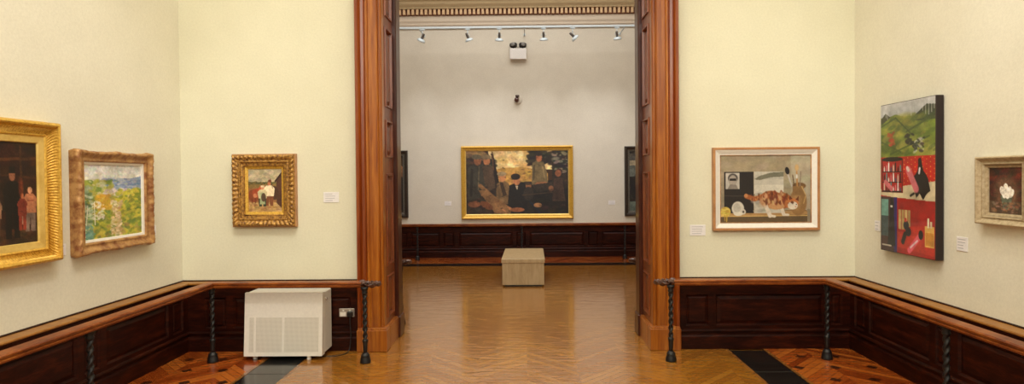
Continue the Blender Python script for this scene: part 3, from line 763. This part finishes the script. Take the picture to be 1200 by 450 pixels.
p.poly([(.84, .26), (1, .10), (1, .92), (.84, .80)], (78, 46, 32)); p.poly([(.78, .28), (1, .06), (1, .14), (.8, .32)], (50, 28, 20))
p.el(.16, .62, .16, .15, (128, 62, 34)); p.el(.30, .56, .18, .11, (160, 70, 40)); p.el(.42, .50, .12, .12, (176, 84, 52)); p.el(.2, .62, .06, .05, (190, 120, 84)); p.el(.78, .56, .12, .16, (70, 44, 30))
for uu in (.1, .2, .3): p.rect(uu, .68, uu+.03, .8, (100, 48, 28))
p.person(.62, .86, .56, (226, 206, 172), (190, 120, 80), None, (116, 66, 38), 0, 1.1); p.person(.42, .87, .46, (190, 178, 140), (200, 140, 100), (216, 196, 160), (56, 62, 44), 0, 1.2)
p.poly([(.36, .55), (.47, .55), (.50, .82), (.34, .82)], (150, 160, 120)); p.el(.45, .66, .07, .10, (80, 60, 44)); p.ln((.66, .22), (.72, .45), .006, (80, 50, 30)); p.el(.64, .28, .05, .03, (120, 60, 40)); p.grain(.02, .5)
canvas(p, W_-.28, H_-.28, -.024, r, gain=1.1)

# 4 --- still life with a cat on a shelf (front wall right)
x0, x1, z0, z1 = 1.738, 2.722, 1.082, 1.853; W_, H_ = x1-x0, z1-z0
r = picture('front', (x0+x1)/2, (z0+z1)/2, 'painting of a ginger cat on a shelf in a slim wooden frame with white liner')
ring(W_, H_, [(0, 0), (0, .046), (.003, .050), (.020, .050), (.023, .044), (.024, .020)], 'frame', M['frame_wood'], r, .3)
ring(W_-.046, H_-.046, [(0, .010), (0, .044), (.006, .044), (.040, .026), (.046, .026), (.047, .012)], 'white_liner', M['liner'], r, .3)
ring(W_-.138, H_-.138, [(0, .010), (0, .028), (.006, .027), (.007, .012)], 'inner_slip', M['gold_brown'], r, .3)
p = Paint(230, 172, (176, 164, 136), 11)
p.vgrad(0, .8, (168, 154, 124), (158, 144, 118)); p.vgrad(0, .88, (190, 180, 156), (172, 162, 140), .78, 1); p.dabs(0, 0, 1, .8, [(176, 162, 132), (186, 174, 146)], 120, .03, .06, .25)
p.rect(0, .87, 1, 1, (104, 84, 56)); p.poly([(0, .84), (1, .84), (1, .885), (0, .91)], (182, 142, 88)); p.ln((0, .905), (.96, .90), .008, (214, 176, 110)); p.rect(.96, .80, 1, 1, (150, 136, 112)); p.ln((.03, .8), (.95, .83), .01, (150, 112, 66))
p.rect(.045, .245, .37, .86, (34, 28, 26)); p.ln((.05, .60), (.37, .61), .006, (70, 60, 54)); p.rect(.06, .26, .215, .50, (206, 200, 190)); p.el(.14, .34, .055, .07, (80, 74, 70)); p.el(.14, .38, .045, .085, (182, 172, 160)); p.rect(.105, .345, .18, .375, (24, 20, 20)); p.poly([(.08, .5), (.11, .43), (.18, .44), (.2, .5)], (150, 140, 130))
p.rect(.375, .245, .70, .86, (206, 200, 184)); p.vgrad(.25, .36, (202, 196, 180), (190, 186, 172), .375, .7); p.poly([(.375, .36), (.43, .31), (.56, .26), (.70, .25), (.70, .32), (.56, .33), (.44, .37)], (122, 120, 100)); p.rect(.375, .44, .70, .56, (226, 220, 202)); p.dabs(.38, .58, .7, .84, [(160, 156, 140), (190, 184, 166)], 60, .01, .03, .5)
p.el(.86, .70, .095, .20, (150, 112, 66)); p.el(.87, .46, .075, .05, (120, 88, 52)); p.el(.84, .68, .05, .15, (176, 138, 88), 0, .7, .6); p.rect(.80, .46, .92, .60, (146, 110, 66)); p.ln((.90, .47), (.945, .60), .007, (206, 170, 110)); p.ln((.945, .6), (.92, .72), .007, (196, 160, 100))
p.ln((.79, .46), (.745, .28), .012, (196, 190, 180)); p.el(.74, .235, .024, .055, (26, 22, 24), -12); p.ln((.85, .46), (.845, .25), .011, (190, 140, 80)); p.el(.845, .19, .022, .05, (206, 170, 116)); p.ln((.815, .46), (.80, .3), .007, (90, 60, 36)); p.ln((.88, .46), (.89, .25), .008, (150, 130, 110)); p.ln((.845, .30), (.845, .34), .013, (220, 216, 206))
p.el(.06, .84, .055, .075, (222, 192, 84)); p.dabs(.02, .78, .10, .9, [(236, 210, 110), (196, 160, 60)], 26, .008, .014); p.ln((.075, .88), (.07, .98), .008, (214, 176, 70)); p.ln((.05, .89), (.05, .97), .006, (196, 156, 60))
p.el(.195, .79, .068, .105, (222, 216, 200)); p.el(.185, .78, .042, .07, (196, 190, 176)); p.el(.255, .84, .028, .04, (214, 208, 194)); p.el(.2, .87, .05, .03, (232, 226, 210)); p.el(.255, .84, .012, .018, (90, 80, 66))
# the cat
G, DG, Wt = (168, 94, 46), (108, 50, 22), (232, 220, 200)
p.ln((.29, .61), (.38, .65), .035, G); p.ln((.38, .65), (.50, .60), .034, G); p.el(.285, .60, .02, .03, (206, 140, 84))
p.el(.56, .66, .125, .13, G); p.el(.68, .68, .11, .12, G); p.el(.79, .72, .075, .08, (198, 120, 64)); p.el(.80, .75, .055, .06, Wt); p.poly([(.76, .67), (.765, .60), (.80, .655)], DG); p.poly([(.83, .66), (.865, .61), (.865, .69)], DG)
p.ln((.50, .74), (.55, .90), .030, Wt); p.ln((.55, .90), (.60, .91), .018, Wt); p.ln((.68, .80), (.70, .88), .026, Wt); p.ln((.70, .885), (.75, .89), .017, Wt); p.el(.62, .76, .09, .05, (200, 150, 100)); p.el(.48, .70, .05, .08, (216, 180, 140), 0, .6, .6)
p.dabs(.47, .55, .74, .72, [DG, (120, 52, 24), (214, 170, 120)], 60, .008, .022, .75, (60, 110), 2); p.dabs(.32, .59, .46, .66, [DG, (206, 150, 96)], 14, .006, .012, .7, (60, 110)); p.dabs(.74, .66, .82, .72, [DG], 8, .006, .01)
p.el(.80, .725, .006, .008, (30, 24, 16)); p.el(.84, .735, .006, .008, (30, 24, 16)); p.el(.83, .77, .008, .008, (206, 130, 110)); p.grain(.014, .3)
canvas(p, W_-.148, H_-.148, -.020, r, gain=.78)

# 5 --- tall red and green canvas (right wall): boxed canvas without a frame
y0, y1, z0, z1 = 4.405, 5.085, .957, 2.172; W_, H_ = y1-y0, z1-z0
r = picture('right', (y0+y1)/2, (z0+z1)/2, 'tall unframed painting of green hills above red shelves on the right wall', name='canvas_painting')
b = MB(); b.box(-W_/2, W_/2, -.064, -.006, -H_/2, H_/2, bev=.003); b.build('stretcher_box', M['redside'], r)
b = MB(); b.box(-W_/2+.06, W_/2-.06, -.008, -.0005, -H_/2+.06, H_/2-.06); b.build('hanging_batten', M['back'], r)
p = Paint(170, 300, (190, 30, 22), 13)
HZ = .60
p.rect(0, 0, 1, .42, (104, 128, 42)); p.vgrad(0, .10, (206, 206, 208), (180, 186, 190))
p.poly([(0, .42), (0, .085), (.15, .09), (.3, .075), (.45, .10), (.6, .12), (.7, .10), (.85, .05), (1, .06), (1, .42)], (118, 136, 46))
p.poly([(.55, .13), (.7, .085), (.85, .04), (1, .05), (1, .14), (.8, .14)], (44, 54, 34)); p.poly([(0, .10), (.1, .06), (.2, .09), (0, .14)], (60, 62, 40))
p.el(.35, .16, .30, .07, (162, 158, 54), -12, .9, .5); p.el(.8, .22, .28, .06, (120, 148, 40), -14, .9, .5); p.el(.2, .30, .28, .05, (84, 108, 36), 14, .9, .5); p.el(.62, .32, .3, .04, (150, 158, 62), 6, .9, .5); p.el(.92, .33, .12, .035, (178, 176, 90), 0, .9, .5)
p.dabs(0, .1, 1, .4, [(132, 144, 50), (84, 104, 34), (160, 152, 62), (60, 88, 36)], 110, .008, .022, .45, (-25, 5), 3)
for uu in (.03, .06, .10, .13, .58, .62, .66, .72, .78, .83, .88, .93, .97): p.rect(uu, 0, uu+.018, .02+.09*abs(math.sin(uu*9)), (206, 206, 208), .55)
p.ln((0, .15), (.3, .10), .006, (60, 80, 30), .7); p.ln((.3, .10), (.6, .22), .006, (56, 74, 28), .7); p.ln((.5, .2), (.9, .13), .006, (60, 80, 30), .7); p.ln((.2, .34), (.9, .24), .006, (60, 84, 30), .7); p.ln((0, .25), (.4, .33), .006, (70, 90, 34), .7)
p.dabs(.14, .2, .26, .28, [(170, 60, 30), (196, 80, 40)], 10, .008, .014); p.dabs(.5, .22, .62, .28, [(20, 20, 20)], 12, .006, .012); p.dabs(.62, .25, .8, .33, [(24, 22, 22), (30, 40, 24), (200, 200, 190)], 30, .006, .012)
p.rect(0, .36, 1, .63, (196, 30, 22))
for i in range(10):
    for j in range(8): p.el(.40+.065*i, .37+.03*j+.012*(i % 2), .008, .0035, (236, 176, 60), 0, .9)
p.poly([(0, .58), (1, .52), (1, .66), (0, .62)], (222, 208, 170)); p.rect(.02, .37, .44, .60, (120, 20, 18)); p.rect(.04, .385, .42, .59, (178, 22, 20)); p.el(.23, .375, .20, .016, (20, 14, 14))
for vv in (.455, .525, .588): p.rect(.04, vv, .42, vv+.008, (30, 16, 16))
for row, vv in enumerate((.455, .525, .588)):
    for i in range(8):
        cc = [(226, 222, 214), (40, 90, 120), (20, 20, 24), (220, 120, 130), (206, 200, 180), (70, 150, 150), (236, 236, 236), (24, 24, 30)][(i*3+row*2) % 8]
        uu = .065+.045*i; hh = .022+.016*((i*7+row) % 3); p.rect(uu, vv-hh, uu+.024, vv, cc); p.rect(uu+.008, vv-hh-.010, uu+.016, vv-hh, cc)
p.ln((.10, .53), (.22, .575), .018, (226, 120, 130)); p.poly([(.66, .60), (.62, .50), (.70, .46), (.72, .38), (.76, .37), (.80, .45), (.88, .50), (.92, .58), (.86, .60), (.80, .64), (.74, .60), (.68, .63)], (16, 13, 18)); p.el(.74, .39, .03, .016, (20, 16, 20)); p.ln((.54, .45), (.68, .57), .026, (226, 120, 130)); p.ln((.52, .435), (.54, .45), .012, (236, 210, 200)); p.ln((.64, .60), (.58, .615), .008, (16, 13, 18)); p.ln((.74, .44), (.73, .47), .008, (220, 220, 226))
p.poly([(0, .625), (1, .645), (1, 1), (0, 1)], (168, 20, 18)); p.rect(0, .63, .30, 1, (70, 44, 46)); p.rect(.02, .645, .16, .76, (112, 168, 156)); p.rect(.02, .76, .16, .9, (60, 80, 84)); p.rect(.27, .63, .33, 1, (40, 30, 110)); p.poly([(.2, .66), (.26, .66), (.30, .96), (.14, .96), (.18, .76)], (24, 24, 28)); p.el(.22, .65, .03, .015, (24, 24, 28)); p.rect(.20, .685, .24, .70, (220, 220, 214))
for i in range(4): p.rect(.36+.058*i, .71, .405+.058*i, .84, [(206, 178, 120), (186, 158, 100), (214, 190, 130), (176, 150, 96)][i])
p.poly([(.34, .86), (.98, .84), (.98, .98), (.34, .96)], (190, 44, 30)); p.poly([(.5, .82), (.84, .80), (.84, .86), (.5, .88)], (180, 40, 28)); p.el(.50, .81, .05, .03, (20, 22, 34)); p.el(.54, .85, .05, .03, (24, 26, 40)); p.el(.49, .775, .022, .014, (190, 60, 50)); p.ln((.48, .87), (.44, .92), .018, (26, 24, 30)); p.ln((.74, .87), (.56, .97), .020, (220, 90, 110)); p.ln((.70, .90), (.58, .95), .006, (236, 200, 206)); p.el(.76, .86, .04, .03, (16, 14, 18))
p.rect(.83, .80, .98, .93, (222, 176, 90)); p.rect(.87, .75, .90, .81, (230, 222, 190)); p.rect(.92, .77, .95, .81, (226, 214, 180)); p.rect(.84, .84, .97, .92, (206, 140, 50)); p.rect(.03, .955, .22, .965, (206, 196, 180)); p.grain(.02, .6)
canvas(p, W_-.010, H_-.010, -.0655, r, 'pigment_gloss', .003, gain=.82)

# 6 --- small white flower picture (right wall, near)
y0, y1, z0, z1 = 3.62, 4.035, 1.262, 1.705; W_, H_ = y1-y0, z1-z0
r = picture('right', (y0+y1)/2, (z0+z1)/2, 'small dark still life with white petals in a stone coloured frame at the right edge')
ring(W_, H_, [(0, 0), (0, .055), (.004, .062), (.010, .064), (.016, .060), (.034, .042), (.040, .040), (.044, .046), (.050, .046), (.056, .034), (.060, .020)], 'frame', M['greyframe'], r, .3)
ring(W_-.118, H_-.118, [(0, .014), (0, .034), (.014, .026), (.016, .016)], 'pale_slip', M['greyframe'], r, .3)
p = Paint(90, 96, (70, 36, 24), 17)
p.dabs(0, 0, 1, 1, [(92, 36, 26), (50, 34, 26), (110, 44, 30), (60, 50, 36)], 120, .03, .07, .6); p.rect(0, .72, 1, 1, (86, 68, 50)); p.el(.5, .52, .34, .34, (108, 78, 56), 0, .8, .4); p.poly([(.34, .6), (.7, .6), (.62, .9), (.44, .9)], (92, 100, 82))
for (uu, vv, a_) in ((.40, .50, -20), (.50, .44, 0), (.60, .50, 18), (.46, .56, 0), (.66, .55, 30), (.55, .57, 0)): p.el(uu, vv, .07, .10, (240, 234, 220), a_)
p.dabs(.1, .76, .9, .95, [(130, 110, 90), (70, 50, 36), (150, 100, 70)], 50, .015, .03); p.grain(.02)
canvas(p, W_-.145, H_-.145, -.018, r)

# 7 --- large group painting on the far wall
def farpic(x0, x1, z0, z1, label):
    r_ = empty('framed_painting', ((x0+x1)/2, YW, (z0+z1)/2), 0); return tag(r_, label, 'painting'), x1-x0, z1-z0
r, W_, H_ = farpic(-1.287, .948, .757, 2.214, 'large painting of dark seated figures in a bright gold frame above the far bench')
ring(W_, H_, [(0, 0), (0, .050), (.008, .066), (.022, .072), (.034, .066), (.040, .056), (.060, .044), (.066, .048), (.074, .046), (.080, .034), (.082, .02)], 'frame', M['gold'], r, .3)
ring(W_-.16, H_-.16, [(0, .012), (0, .036), (.018, .026), (.020, .014)], 'gilt_slip', M['gold_pale'], r, .3)
p = Paint(240, 150, (60, 36, 22), 21)
p.vgrad(0, .30, (226, 192, 126), (246, 212, 142)); p.dabs(.2, 0, .8, .28, [(240, 206, 140), (214, 166, 96), (246, 222, 166)], 90, .02, .05, .5)
p.poly([(.2, .34), (.35, .27), (.55, .26), (.7, .30), (.8, .36), (.8, .62), (.2, .62)], (188, 142, 70)); p.dabs(.25, .3, .75, .55, [(206, 160, 80), (160, 116, 56)], 70, .015, .035, .6)
p.poly([(0, .0), (.22, 0), (.24, .3), (.3, .6), (.4, 1), (0, 1)], (48, 34, 28)); p.poly([(.3, .62), (.5, .5), (1, .45), (1, 1), (.3, 1)], (22, 20, 20)); p.rect(.84, 0, 1, .6, (40, 32, 26))
p.dabs(.62, 0, 1, .22, [(36, 34, 26), (26, 26, 24), (60, 46, 30)], 110, .015, .035, .9); p.dabs(.86, .04, 1, .34, [(34, 30, 26), (140, 126, 104), (30, 28, 26)], 70, .012, .03, .8); p.dabs(0, 0, .2, .12, [(150, 116, 76), (96, 74, 54)], 30, .02, .04)
p.dabs(0, .1, .3, 1, [(66, 48, 38), (36, 26, 22), (84, 60, 44)], 90, .014, .035, .7); p.dabs(.45, .5, 1, 1, [(18, 16, 18), (34, 26, 24), (44, 30, 24)], 110, .014, .035, .6)
p.poly([(.02, .26), (.08, .20), (.17, .22), (.21, .36), (.20, .72), (.02, .78)], (54, 50, 42)); p.el(.115, .155, .035, .075, (150, 92, 58)); p.el(.105, .095, .05, .04, (92, 82, 62)); p.ln((.06, .3), (.05, .7), .02, (34, 30, 26)); p.ln((.13, .25), (.12, .62), .008, (96, 84, 62))
p.poly([(.16, .26), (.22, .20), (.27, .28), (.29, .58), (.20, .66)], (74, 56, 42)); p.el(.205, .16, .032, .07, (170, 108, 68)); p.el(.20, .10, .046, .036, (118, 98, 70)); p.poly([(.245, .04), (.27, .05), (.345, .66), (.30, .68)], (30, 20, 16)); p.ln((.26, .02), (.27, .3), .008, (96, 64, 40))
p.poly([(.30, .52), (.36, .46), (.42, .52), (.43, .84), (.29, .84)], (120, 92, 60)); p.el(.355, .42, .035, .07, (190, 126, 80)); p.el(.35, .365, .046, .036, (160, 136, 100)); p.poly([(.33, .5), (.36, .50), (.40, .7), (.36, .72)], (60, 42, 30))
p.poly([(.42, .60), (.47, .52), (.54, .54), (.60, .68), (.60, .96), (.40, .96)], (22, 20, 22)); p.el(.495, .47, .036, .075, (200, 130, 84)); p.el(.485, .41, .046, .05, (34, 22, 18)); p.poly([(.48, .55), (.51, .55), (.50, .62)], (190, 170, 140))
p.el(.195, .68, .05, .05, (180, 116, 74)); p.poly([(.12, .62), (.20, .62), (.42, .88), (.40, 1), (.28, .98)], (134, 96, 60)); p.el(.40, .92, .05, .04, (186, 124, 80)); p.el(.61, .56, .028, .05, (150, 98, 62)); p.el(.61, .52, .036, .026, (74, 56, 42)); p.el(.61, .68, .05, .11, (46, 38, 34))
p.poly([(.65, .20), (.69, .16), (.76, .18), (.79, .34), (.80, .52), (.64, .54)], (112, 94, 62)); p.el(.715, .115, .030, .065, (176, 104, 64)); p.el(.715, .06, .036, .03, (54, 40, 30)); p.ln((.67, .24), (.66, .46), .012, (80, 66, 44)); p.ln((.75, .26), (.77, .44), .012, (140, 118, 80)); p.el(.74, .52, .07, .03, (150, 100, 66)); p.poly([(.64, .54), (.84, .50), (.86, .60), (.70, .66)], (50, 40, 34))
p.el(.90, .36, .03, .055, (140, 84, 56)); p.poly([(.86, .44), (.94, .43), (.97, .8), (.84, .8)], (64, 44, 36)); p.el(.83, .60, .025, .045, (130, 84, 56)); p.ln((.62, .8), (.72, .98), .014, (20, 30, 46)); p.ln((.55, .70), (.85, .66), .008, (70, 52, 38))
p.el(.70, .86, .04, .035, (176, 124, 80)); p.el(.20, .86, .07, .05, (120, 70, 42), 30); p.el(.08, .84, .06, .05, (130, 80, 52)); p.el(.5, .93, .07, .035, (140, 84, 52)); p.ln((.14, .55), (.42, .96), .03, (134, 96, 60)); p.dabs(0, .1, 1, 1, [(90, 62, 44), (40, 28, 24), (20, 18, 20)], 90, .006, .014, .4); p.grain(.02, .9)
canvas(p, W_-.195, H_-.195, -.020, r, gain=.95)
# 8, 9 --- dark framed pictures half hidden by the door jambs
for (x0, x1, z0, z1, lab, sd, hue) in ((-3.50, -2.355, .80, 2.140, 'dark narrow framed picture seen past the left door jamb', 31, (70, 40, 24)), (1.972, 3.10, .80, 2.185, 'dark framed picture with a black and grey canvas seen past the right door jamb', 33, (84, 84, 74))):
    r, W_, H_ = farpic(x0, x1, z0, z1, lab)
    ring(W_, H_, [(0, 0), (0, .05), (.006, .06), (.03, .062), (.045, .048), (.055, .044), (.065, .04), (.068, .02)], 'frame', M['darkframe'], r, .3)
    ring(W_-.13, H_-.13, [(0, .012), (0, .038), (.035, .03), (.037, .014)], 'dull_slip', M['silverslip'], r, .3)
    p = Paint(110, 130, (20, 16, 14), sd); p.dabs(0, 0, 1, 1, [(20, 16, 14), (34, 24, 18), hue], 150, .02, .06, .6)
    if sd == 33: p.rect(0, .15, 1, .24, (176, 160, 130)); p.rect(0, .24, 1, .42, (96, 100, 92)); p.el(.22, .62, .2, .24, (16, 14, 16)); p.rect(0, .84, 1, 1, (90, 100, 90)); p.el(.6, .6, .2, .3, (40, 34, 34))
    else: p.el(.9, .3, .14, .14, (120, 84, 56)); p.el(.88, .6, .2, .25, (16, 12, 12)); p.el(.4, .5, .2, .4, (60, 36, 26)); p.el(.4, .2, .08, .1, (170, 120, 84))
    p.grain(.02); canvas(p, W_-.2, H_-.2, -.020, r)

# ------------------------------------------------------------------ caption cards
def card(loc, rz, w_, h_, lab, n=4):
    r_ = tag(empty('caption_card', loc, rz), lab, 'label', 'caption cards beside the pictures')
    b = MB(); b.box(-w_/2, w_/2, -.005, -.0003, 0, h_, bev=.001); b.build('card', M['card'], r_)
    b = MB(); rr = random.Random(int(loc[0]*100+loc[1]*10))
    for i in range(n):
        z = h_*(.82-.62*i/max(1, n-1)); L_ = w_*(.45+.3*rr.random()); b.box(-w_*.38, -w_*.38+L_, -.0058, -.0048, z-.0025, z+.0025)
    b.build('printed_lines', M['ink'], r_)
card((-1.83, YF, 1.372), 0, .145, .098, 'small white caption card to the right of the farm scene')
card((1.605, YF, 1.035), 0, .145, .10, 'white caption card at the lower left of the cat painting')
card((-1.560, YW, 1.032), 0, .135, .085, 'tiny white caption card left of the large far painting', 3)
card((1.718, YW, 1.025), 0, .135, .085, 'tiny white caption card right of the large far painting', 3)
card((XL, 4.125, 1.075), PI/2, .09, .08, 'caption card half hidden beyond the ribbed gold frame', 3)
card((XL, 5.155, 1.115), PI/2, .09, .085, 'caption card beyond the carved frame of the green landscape', 3)
card((XR, 4.225, 1.05), -PI/2, .105, .10, 'white caption card on the right wall between the tall canvas and the small still life')
card((XR, 5.235, 1.10), -PI/2, .08, .09, 'caption card beyond the tall red canvas', 3)

# ------------------------------------------------------------------ far room fittings: lighting track, spots, emergency light, detector
TY, TZ = 11.30, 4.40
tr = tag(empty('lighting_track', (-.1, TY, TZ)), 'long white lighting track hung across the top of the far room', 'lighting track')
b = MB(); b.box(-4.1, 4.2, -.018, .018, 0, .040, bev=.004); b.box(-4.1, 4.2, -.008, .008, -.003, .001); b.build('track_bar', M['white_cool'], tr)
for x_ in (-3.6, -1.9, .1, 2.0, 3.7):
    b = MB(); b.box(x_-.008, x_+.008, .01, YW-TY-.006, .012, .030, bev=.002); b.box(x_-.02, x_+.02, YW-TY-.014, YW-TY-.004, .0, .05, bev=.003); b.build('wall_bracket', M['white_cool'], tr)
def spotlight(px, tilt, side, label):
    r_ = tag(empty('track_spotlight', (px, TY, TZ-.003)), label, 'spotlight', 'spotlights on the white track')
    b = MB(); b.box(-.045, .045, -.016, .016, -.022, 0, bev=.003); b.build('adapter', M['white_cool'], r_)
    b = MB(); b.lathe([(.009, -.11), (.009, -.02)], n=10); b.tube([(-.035, 0, -.15), (-.035, 0, -.118), (-.02, 0, -.108), (.02, 0, -.108), (.035, 0, -.118), (.035, 0, -.15)], .005, 8); b.build('stem', M['white_cool'], r_)
    R_ = Matrix.Translation((0, 0, -.15)) @ Matrix.Rotation(math.radians(side), 4, 'Y') @ Matrix.Rotation(math.radians(tilt), 4, 'X')
    b = MB(); b.lathe([(.018, .075), (.022, .065), (.024, -.03)], n=16); b.build('lamp_body', M['grey'], r_, R_)
    b = MB(); b.lathe([(.030, -.030), (.055, -.042), (.074, -.060), (.078, -.080), (.070, -.080), (.060, -.062)], n=20); b.build('reflector_ring', M['white_cool'], r_, R_)
    b = MB(); b.lathe([(.060, -.062), (.056, -.074), (.02, -.080)], n=18); b.build('bulb_face', M['lamp'], r_, R_)
    return r_
defs = [(-1.925, 20, 28, 'first spotlight from the left on the far track, tilted left'), (-1.07, 18, -22, 'second spotlight from the left on the far track, tilted right'),
        (-.474, 22, 4, 'far track spotlight to the left of the emergency light'), (.362, 22, -4, 'far track spotlight just right of the emergency light'),
        (.908, 15, -48, 'far track spotlight swung strongly to the right'), (1.742, 20, -10, 'last spotlight on the far track beside the right jamb')]
for px_, ti_, si_, la_ in defs: spotlight(px_, ti_, si_, la_)
for x_, t_, p_ in ((-1.925, (-2.2, 11.95, 1.6), 22), (-1.07, (-.9, 11.95, 1.5), 22), (-.474, (-.4, 11.95, 1.5), 26), (.362, (.1, 11.95, 1.5), 26), (.908, (1.5, 11.95, 1.5), 22), (1.742, (1.8, 11.95, 1.5), 22)):
    spot('track_spot_light', (x_, TY-.02, TZ-.26), t_, p_, SOFT, 60, 1, .05)

em = tag(empty('emergency_light', (-.128, YW, 3.925)), 'white emergency light box with twin black lamps high on the far wall', 'emergency light')
b = MB(); b.box(-.165, .165, -.10, 0, 0, .215, bev=.008); b.build('battery_box', M['card'], em)
for s_ in (-1, 1):
    b = MB()
    R_ = Matrix.Translation((s_*.09, -.06, .285)) @ Matrix.Rotation(math.radians(s_*16), 4, 'Z') @ Matrix.Rotation(math.radians(-8), 4, 'X')
    b.box(-.072, .072, -.05, .04, -.05, .045, bev=.022); b.box(-.012, .012, -.01, .01, -.085, -.045)
    hd = b.build('lamp_head', M['black'], em, R_)
    b = MB(); b.lathe([(.040, -.052), (.034, -.054), (.0, -.054)], n=18, axis='y'); b.build('lens', M['grey'], hd, R_)
dt = tag(empty('motion_detector', (-.145, YW, 3.13)), 'small dark swivel detector on the far wall below the emergency light', 'detector')
b = MB(); b.lathe([(.085, 0), (.085, -.014), (.075, -.02)], n=24, axis='y'); b.build('back_plate', M['wall_far'], dt)
b = MB(); b.tube([(0, -.01, .0), (0, -.05, .015)], .012, 10); b.ico((-.02, -.075, -.005), (.048, .045, .052), 14); b.box(-.045, .035, -.095, -.03, .055, .092, bev=.01); b.tube([(0, -.06, .02), (0, -.06, .06)], .008, 8); b.build('sensor_head', M['stop'], dt)
